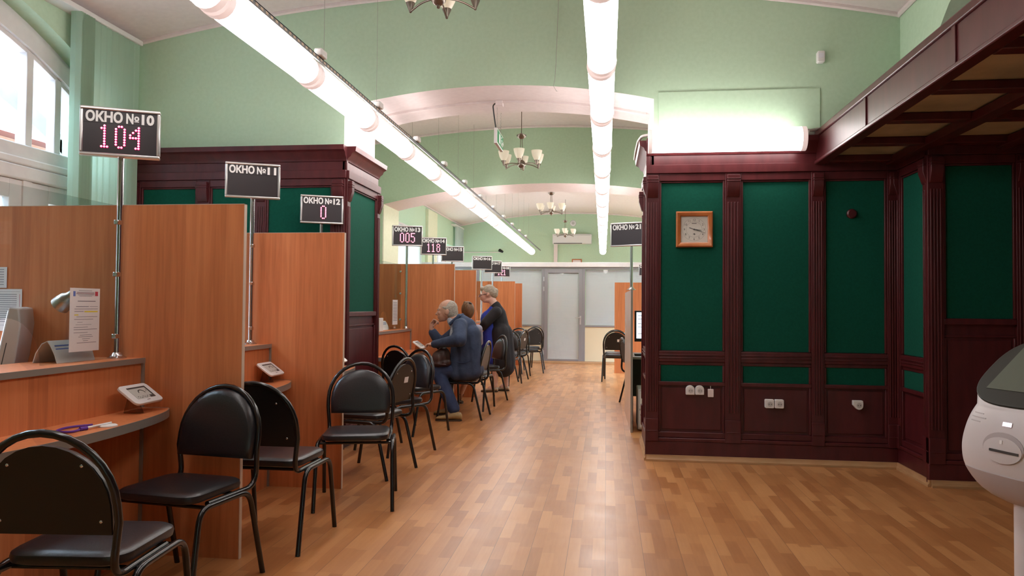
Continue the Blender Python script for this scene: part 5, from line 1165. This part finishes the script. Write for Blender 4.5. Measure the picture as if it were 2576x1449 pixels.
# --- brown-haired woman sitting behind him, looking away
wx, wy = -1.76, 9.42
wom = blob('person', 'skin_pale', [
    ('c', (wx+0.04, wy-0.08, 0.60), 0.13, (wx+0.01, wy-0.02, 0.96), 0.12), ('c', (wx, wy, 1.03), 0.055, (wx-0.01, wy+0.03, 1.15), 0.048),
    ('e', (wx-0.015, wy+0.04, 1.255), (0.075, 0.095, 0.108)), ('e', (wx-0.025, wy+0.085, 1.205), (0.055, 0.06, 0.075)), ('c', (wx-0.03, wy+0.14, 1.235), 0.010, (wx-0.035, wy+0.16, 1.212), 0.012),
    ('e', (wx+0.06, wy+0.05, 1.235), (0.010, 0.022, 0.032)), ('e', (wx-0.09, wy+0.05, 1.235), (0.010, 0.022, 0.032)),
    ('c', (wx+0.13, wy, 1.02), 0.046, (wx+0.12, wy+0.16, 0.83), 0.04), ('c', (wx+0.12, wy+0.16, 0.83), 0.04, (wx-0.05, wy+0.34, 0.80), 0.027),
    ('c', (wx-0.17, wy, 1.03), 0.05, (wx-0.22, wy+0.16, 0.83), 0.04), ('c', (wx-0.22, wy+0.16, 0.83), 0.04, (wx-0.28, wy+0.36, 0.82), 0.027),
    ('c', (wx+0.10, wy-0.02, 0.58), 0.075, (wx+0.00, wy+0.40, 0.55), 0.055), ('c', (wx+0.0, wy+0.40, 0.55), 0.055, (-1.925, wy+0.40, 0.13), 0.034), ('c', (-1.925, wy+0.40, 0.13), 0.034, (-1.965, wy+0.53, 0.045), 0.026),
    ('c', (wx-0.08, wy-0.02, 0.58), 0.075, (wx-0.16, wy+0.40, 0.55), 0.055), ('c', (wx-0.16, wy+0.40, 0.55), 0.055, (-2.06, wy+0.36, 0.11), 0.034), ('c', (-2.06, wy+0.36, 0.11), 0.034, (-2.10, wy+0.49, 0.045), 0.026)]
    + hand_items(V((wx-0.05, wy+0.34, 0.80)), V((wx-0.09, wy+0.38, 0.80)), [[V((wx-0.10+0.012*k, wy+0.40-0.012*k, 0.80)), V((wx-0.135+0.012*k, wy+0.425-0.012*k, 0.795)), V((wx-0.155+0.012*k, wy+0.43-0.012*k, 0.778))] for k in range(-1, 3)], [V((wx-0.07, wy+0.385, 0.80)), V((wx-0.085, wy+0.425, 0.795)), V((wx-0.11, wy+0.445, 0.79))])
    + hand_items(V((wx-0.28, wy+0.36, 0.82)), V((wx-0.31, wy+0.41, 0.815)), [[V((wx-0.315+0.016*k, wy+0.43, 0.815)), V((wx-0.325+0.016*k, wy+0.47, 0.81)), V((wx-0.33+0.016*k, wy+0.485, 0.79))] for k in range(-1, 3)], [V((wx-0.285, wy+0.40, 0.815)), V((wx-0.262, wy+0.435, 0.81)), V((wx-0.265, wy+0.465, 0.80))]), None, 0.0075, 2)
tag(wom, 'brown-haired woman seated facing away behind the man, hair pinned up', 'person')
blob('hair', 'hair_brown', [('e', (wx-0.01, wy+0.015, 1.262), (0.084, 0.096, 0.105)), ('e', (wx+0.02, wy-0.045, 1.245), (0.068, 0.062, 0.098)), ('c', (wx+0.03, wy-0.05, 1.18), 0.036, (wx+0.005, wy-0.03, 1.33), 0.032), ('c', (wx-0.045, wy+0.0, 1.345), 0.022, (wx+0.03, wy-0.02, 1.338), 0.020)], wom, 0.009, 1)
b = MB(); b.tube([(wx+0.02, wy-0.075, 1.345), (wx+0.055, wy-0.065, 1.332)], 0.007, 6); b.build('hair_clip', 'plastic_black', wom)
blob('blouse', 'blouse', [('c', (wx+0.03, wy-0.08, 0.62), 0.145, (wx+0.0, wy-0.02, 0.97), 0.120), ('c', (wx-0.16, wy, 1.02), 0.060, (wx+0.13, wy, 1.01), 0.058), ('c', (wx+0.13, wy, 1.01), 0.058, (wx+0.12, wy+0.16, 0.83), 0.050), ('c', (wx+0.12, wy+0.16, 0.83), 0.050, (wx, wy+0.30, 0.805), 0.040), ('c', (wx-0.17, wy, 1.03), 0.062, (wx-0.22, wy+0.16, 0.83), 0.052), ('c', (wx-0.22, wy+0.16, 0.83), 0.052, (wx-0.268, wy+0.31, 0.822), 0.040)], wom, 0.011, 3)
blob('skirt', 'purple_cloth', [('c', (wx+0.10, wy-0.04, 0.575), 0.095, (wx+0.0, wy+0.38, 0.555), 0.078), ('c', (wx-0.08, wy-0.04, 0.575), 0.095, (wx-0.16, wy+0.38, 0.555), 0.078), ('e', (wx+0.01, wy+0.2, 0.56), (0.14, 0.22, 0.08))], wom, 0.011, 3)
for ax, ay in ((-1.925, wy+0.40), (-2.06, wy+0.36)):
    b = MB(); d = V((-0.04, 0.13, 0)).normalized(); o = V((ax, ay, 0.012))-d*0.05
    b.loft([[o+d*(0.115+0.125*math.cos(t))+V((d.y, -d.x, 0))*0.042*math.sin(t)+V((0, 0, z)) for t in [2*PI*i/18 for i in range(18)]] for z in (-0.010, 0.008)]); b.build('sandal', 'sole', wom)
    b = MB(); b.tube([V((ax-0.038, ay, 0.10)), V((ax-0.01, ay-0.042, 0.125)), V((ax+0.036, ay, 0.115)), V((ax, ay+0.045, 0.085)), V((ax-0.038, ay, 0.10))], 0.0045, 6); b.build('ankle_strap', 'plastic_black', wom)

# --- standing woman in a blue and black dress
sy = 11.30
sw = V((-1.925, 11.13, 0.86)); sw2 = V((-1.93, 11.46, 0.86))
def paper_hand(w, s):
    tips = [[V((w.x-0.022, w.y+s*(0.012-0.016*k), w.z-0.065)), V((w.x-0.036, w.y+s*(0.014-0.016*k), w.z-0.095)), V((w.x-0.024, w.y+s*(0.024-0.016*k), w.z-0.116))] for k in range(-1, 3)]
    return hand_items(w, V((w.x-0.016, w.y, w.z-0.05)), tips, [V((w.x-0.030, w.y+s*0.02, w.z-0.035)), V((w.x-0.052, w.y+s*0.03, w.z-0.055)), V((w.x-0.056, w.y+s*0.03, w.z-0.08))])
stw = blob('person', 'skin_pale', [
    ('c', (-1.66, sy, 0.85), 0.13, (-1.68, sy, 1.2), 0.12), ('c', (-1.66, sy, 1.24), 0.070, (-1.745, sy, 1.40), 0.062),
    ('e', (-1.80, sy, 1.515), (0.103, 0.077, 0.115), math.radians(28), 'Y'), ('e', (-1.855, sy, 1.455), (0.066, 0.062, 0.088), math.radians(35), 'Y'), ('e', (-1.850, sy, 1.390), (0.048, 0.044, 0.034)), ('e', (-1.80, sy, 1.40), (0.06, 0.055, 0.05)),
    ('c', (-1.915, sy, 1.487), 0.010, (-1.944, sy, 1.452), 0.0145), ('e', (-1.915, sy, 1.425), (0.012, 0.022, 0.008)), ('e', (-1.908, sy, 1.410), (0.012, 0.020, 0.008)),
    ('e', (-1.90, sy-0.042, 1.460), (0.026, 0.022, 0.026)), ('e', (-1.90, sy+0.042, 1.460), (0.026, 0.022, 0.026)),
    ('e', (-1.795, sy-0.077, 1.485), (0.022, 0.010, 0.033), math.radians(25), 'Y'), ('e', (-1.795, sy+0.077, 1.485), (0.022, 0.010, 0.033), math.radians(25), 'Y'),
    ('c', (-1.66, 11.12, 1.22), 0.055, (-1.80, 11.06, 1.05), 0.048), ('c', (-1.80, 11.06, 1.05), 0.048, sw, 0.029), ('c', (-1.66, 11.48, 1.22), 0.055, (-1.80, 11.53, 1.05), 0.048), ('c', (-1.80, 11.53, 1.05), 0.048, sw2, 0.029),
    ('c', (-1.66, 11.21, 0.82), 0.09, (-1.66, 11.22, 0.47), 0.062), ('c', (-1.66, 11.22, 0.47), 0.06, (-1.675, 11.21, 0.09), 0.038), ('c', (-1.675, 11.21, 0.09), 0.038, (-1.75, 11.205, 0.055), 0.036),
    ('c', (-1.62, 11.39, 0.82), 0.09, (-1.55, 11.39, 0.47), 0.062), ('c', (-1.55, 11.39, 0.47), 0.06, (-1.525, 11.39, 0.09), 0.038), ('c', (-1.525, 11.39, 0.09), 0.038, (-1.60, 11.39, 0.055), 0.036)]
    + paper_hand(sw, 1) + paper_hand(sw2, -1), None, 0.0075, 2)
tag(stw, 'standing woman with glasses in a black and blue dress looking down at papers', 'person')
blob('hair', 'hair_ash', [('e', (-1.785, sy, 1.535), (0.108, 0.083, 0.105), math.radians(28), 'Y'), ('e', (-1.715, sy, 1.500), (0.065, 0.070, 0.080)), ('e', (-1.690, sy, 1.535), (0.045, 0.05, 0.050)), ('c', (-1.885, sy, 1.565), 0.045, (-1.885, sy, 1.53), 0.030)], stw, 0.009, 1)
b = MB()
for s in (-1, 1):
    b.tube([(-1.922+0.016*math.cos(t), sy+s*(0.036+0.026*math.cos(t*1)) , 1.468+0.017*math.sin(t)) for t in [2*PI*i/14 for i in range(15)]], 0.0042, 6)
    b.tube([(-1.915, sy+s*0.064, 1.472), (-1.80, sy+s*0.083, 1.495)], 0.0042, 6)
b.tube([(-1.93, sy-0.01, 1.472), (-1.93, sy+0.01, 1.472)], 0.004, 6); b.build('glasses', 'plastic_black', stw)
blob('blue_dress', 'blue_cloth', [('c', (-1.745, sy, 0.88), 0.155, (-1.775, sy, 1.10), 0.148), ('c', (-1.775, sy, 1.10), 0.145, (-1.71, sy, 1.24), 0.09), ('c', (-1.735, sy, 0.88), 0.165, (-1.70, sy, 0.52), 0.175), ('c', (-1.775, sy-0.055, 0.95), 0.13, (-1.745, sy-0.06, 0.62), 0.14)], stw, 0.012, 3)['label'] = 'bright blue front of the dress'
blob('black_dress', 'black_cloth', [('c', (-1.615, sy, 0.86), 0.175, (-1.655, sy, 1.17), 0.135), ('c', (-1.655, sy-0.15, 1.215), 0.082, (-1.655, sy+0.15, 1.215), 0.082), ('c', (-1.65, sy, 1.2), 0.12, (-1.685, sy, 1.305), 0.082), ('c', (-1.60, sy, 0.88), 0.185, (-1.56, sy, 0.46), 0.19), ('c', (-1.56, sy, 0.46), 0.19, (-1.56, sy, 0.40), 0.185), ('c', (-1.60, sy-0.08, 0.9), 0.15, (-1.565, sy-0.07, 0.45), 0.16),
    ('c', (-1.655, 11.12, 1.215), 0.085, (-1.80, 11.055, 1.05), 0.075), ('c', (-1.80, 11.055, 1.05), 0.073, (-1.835, 11.07, 1.0), 0.066), ('c', (-1.655, 11.48, 1.215), 0.085, (-1.80, 11.535, 1.05), 0.075), ('c', (-1.80, 11.535, 1.05), 0.073, (-1.835, 11.52, 1.0), 0.066)], stw, 0.012, 3)['label'] = 'black sides and sleeves of the dress'
shoe('beige_leather', stw, (-1.625, 11.21, 0), (-1.885, 11.20, 0), 0.045, 0.065); shoe('beige_leather', stw, (-1.475, 11.39, 0), (-1.735, 11.39, 0), 0.045, 0.065)
pg = thing('paper_sheet', 'yellowish sheet of paper in the hands of the standing woman', 'paper', (-1.955, 11.3, 0.70))
b = MB(); m = Matrix.Translation((-1.952, 11.30, 0.78)) @ Matrix.Rotation(math.radians(-6), 4, 'Y'); b.box(-0.0015, 0.0015, -0.15, 0.15, -0.12, 0.10, m); b.build('sheet', 'paper', pg)
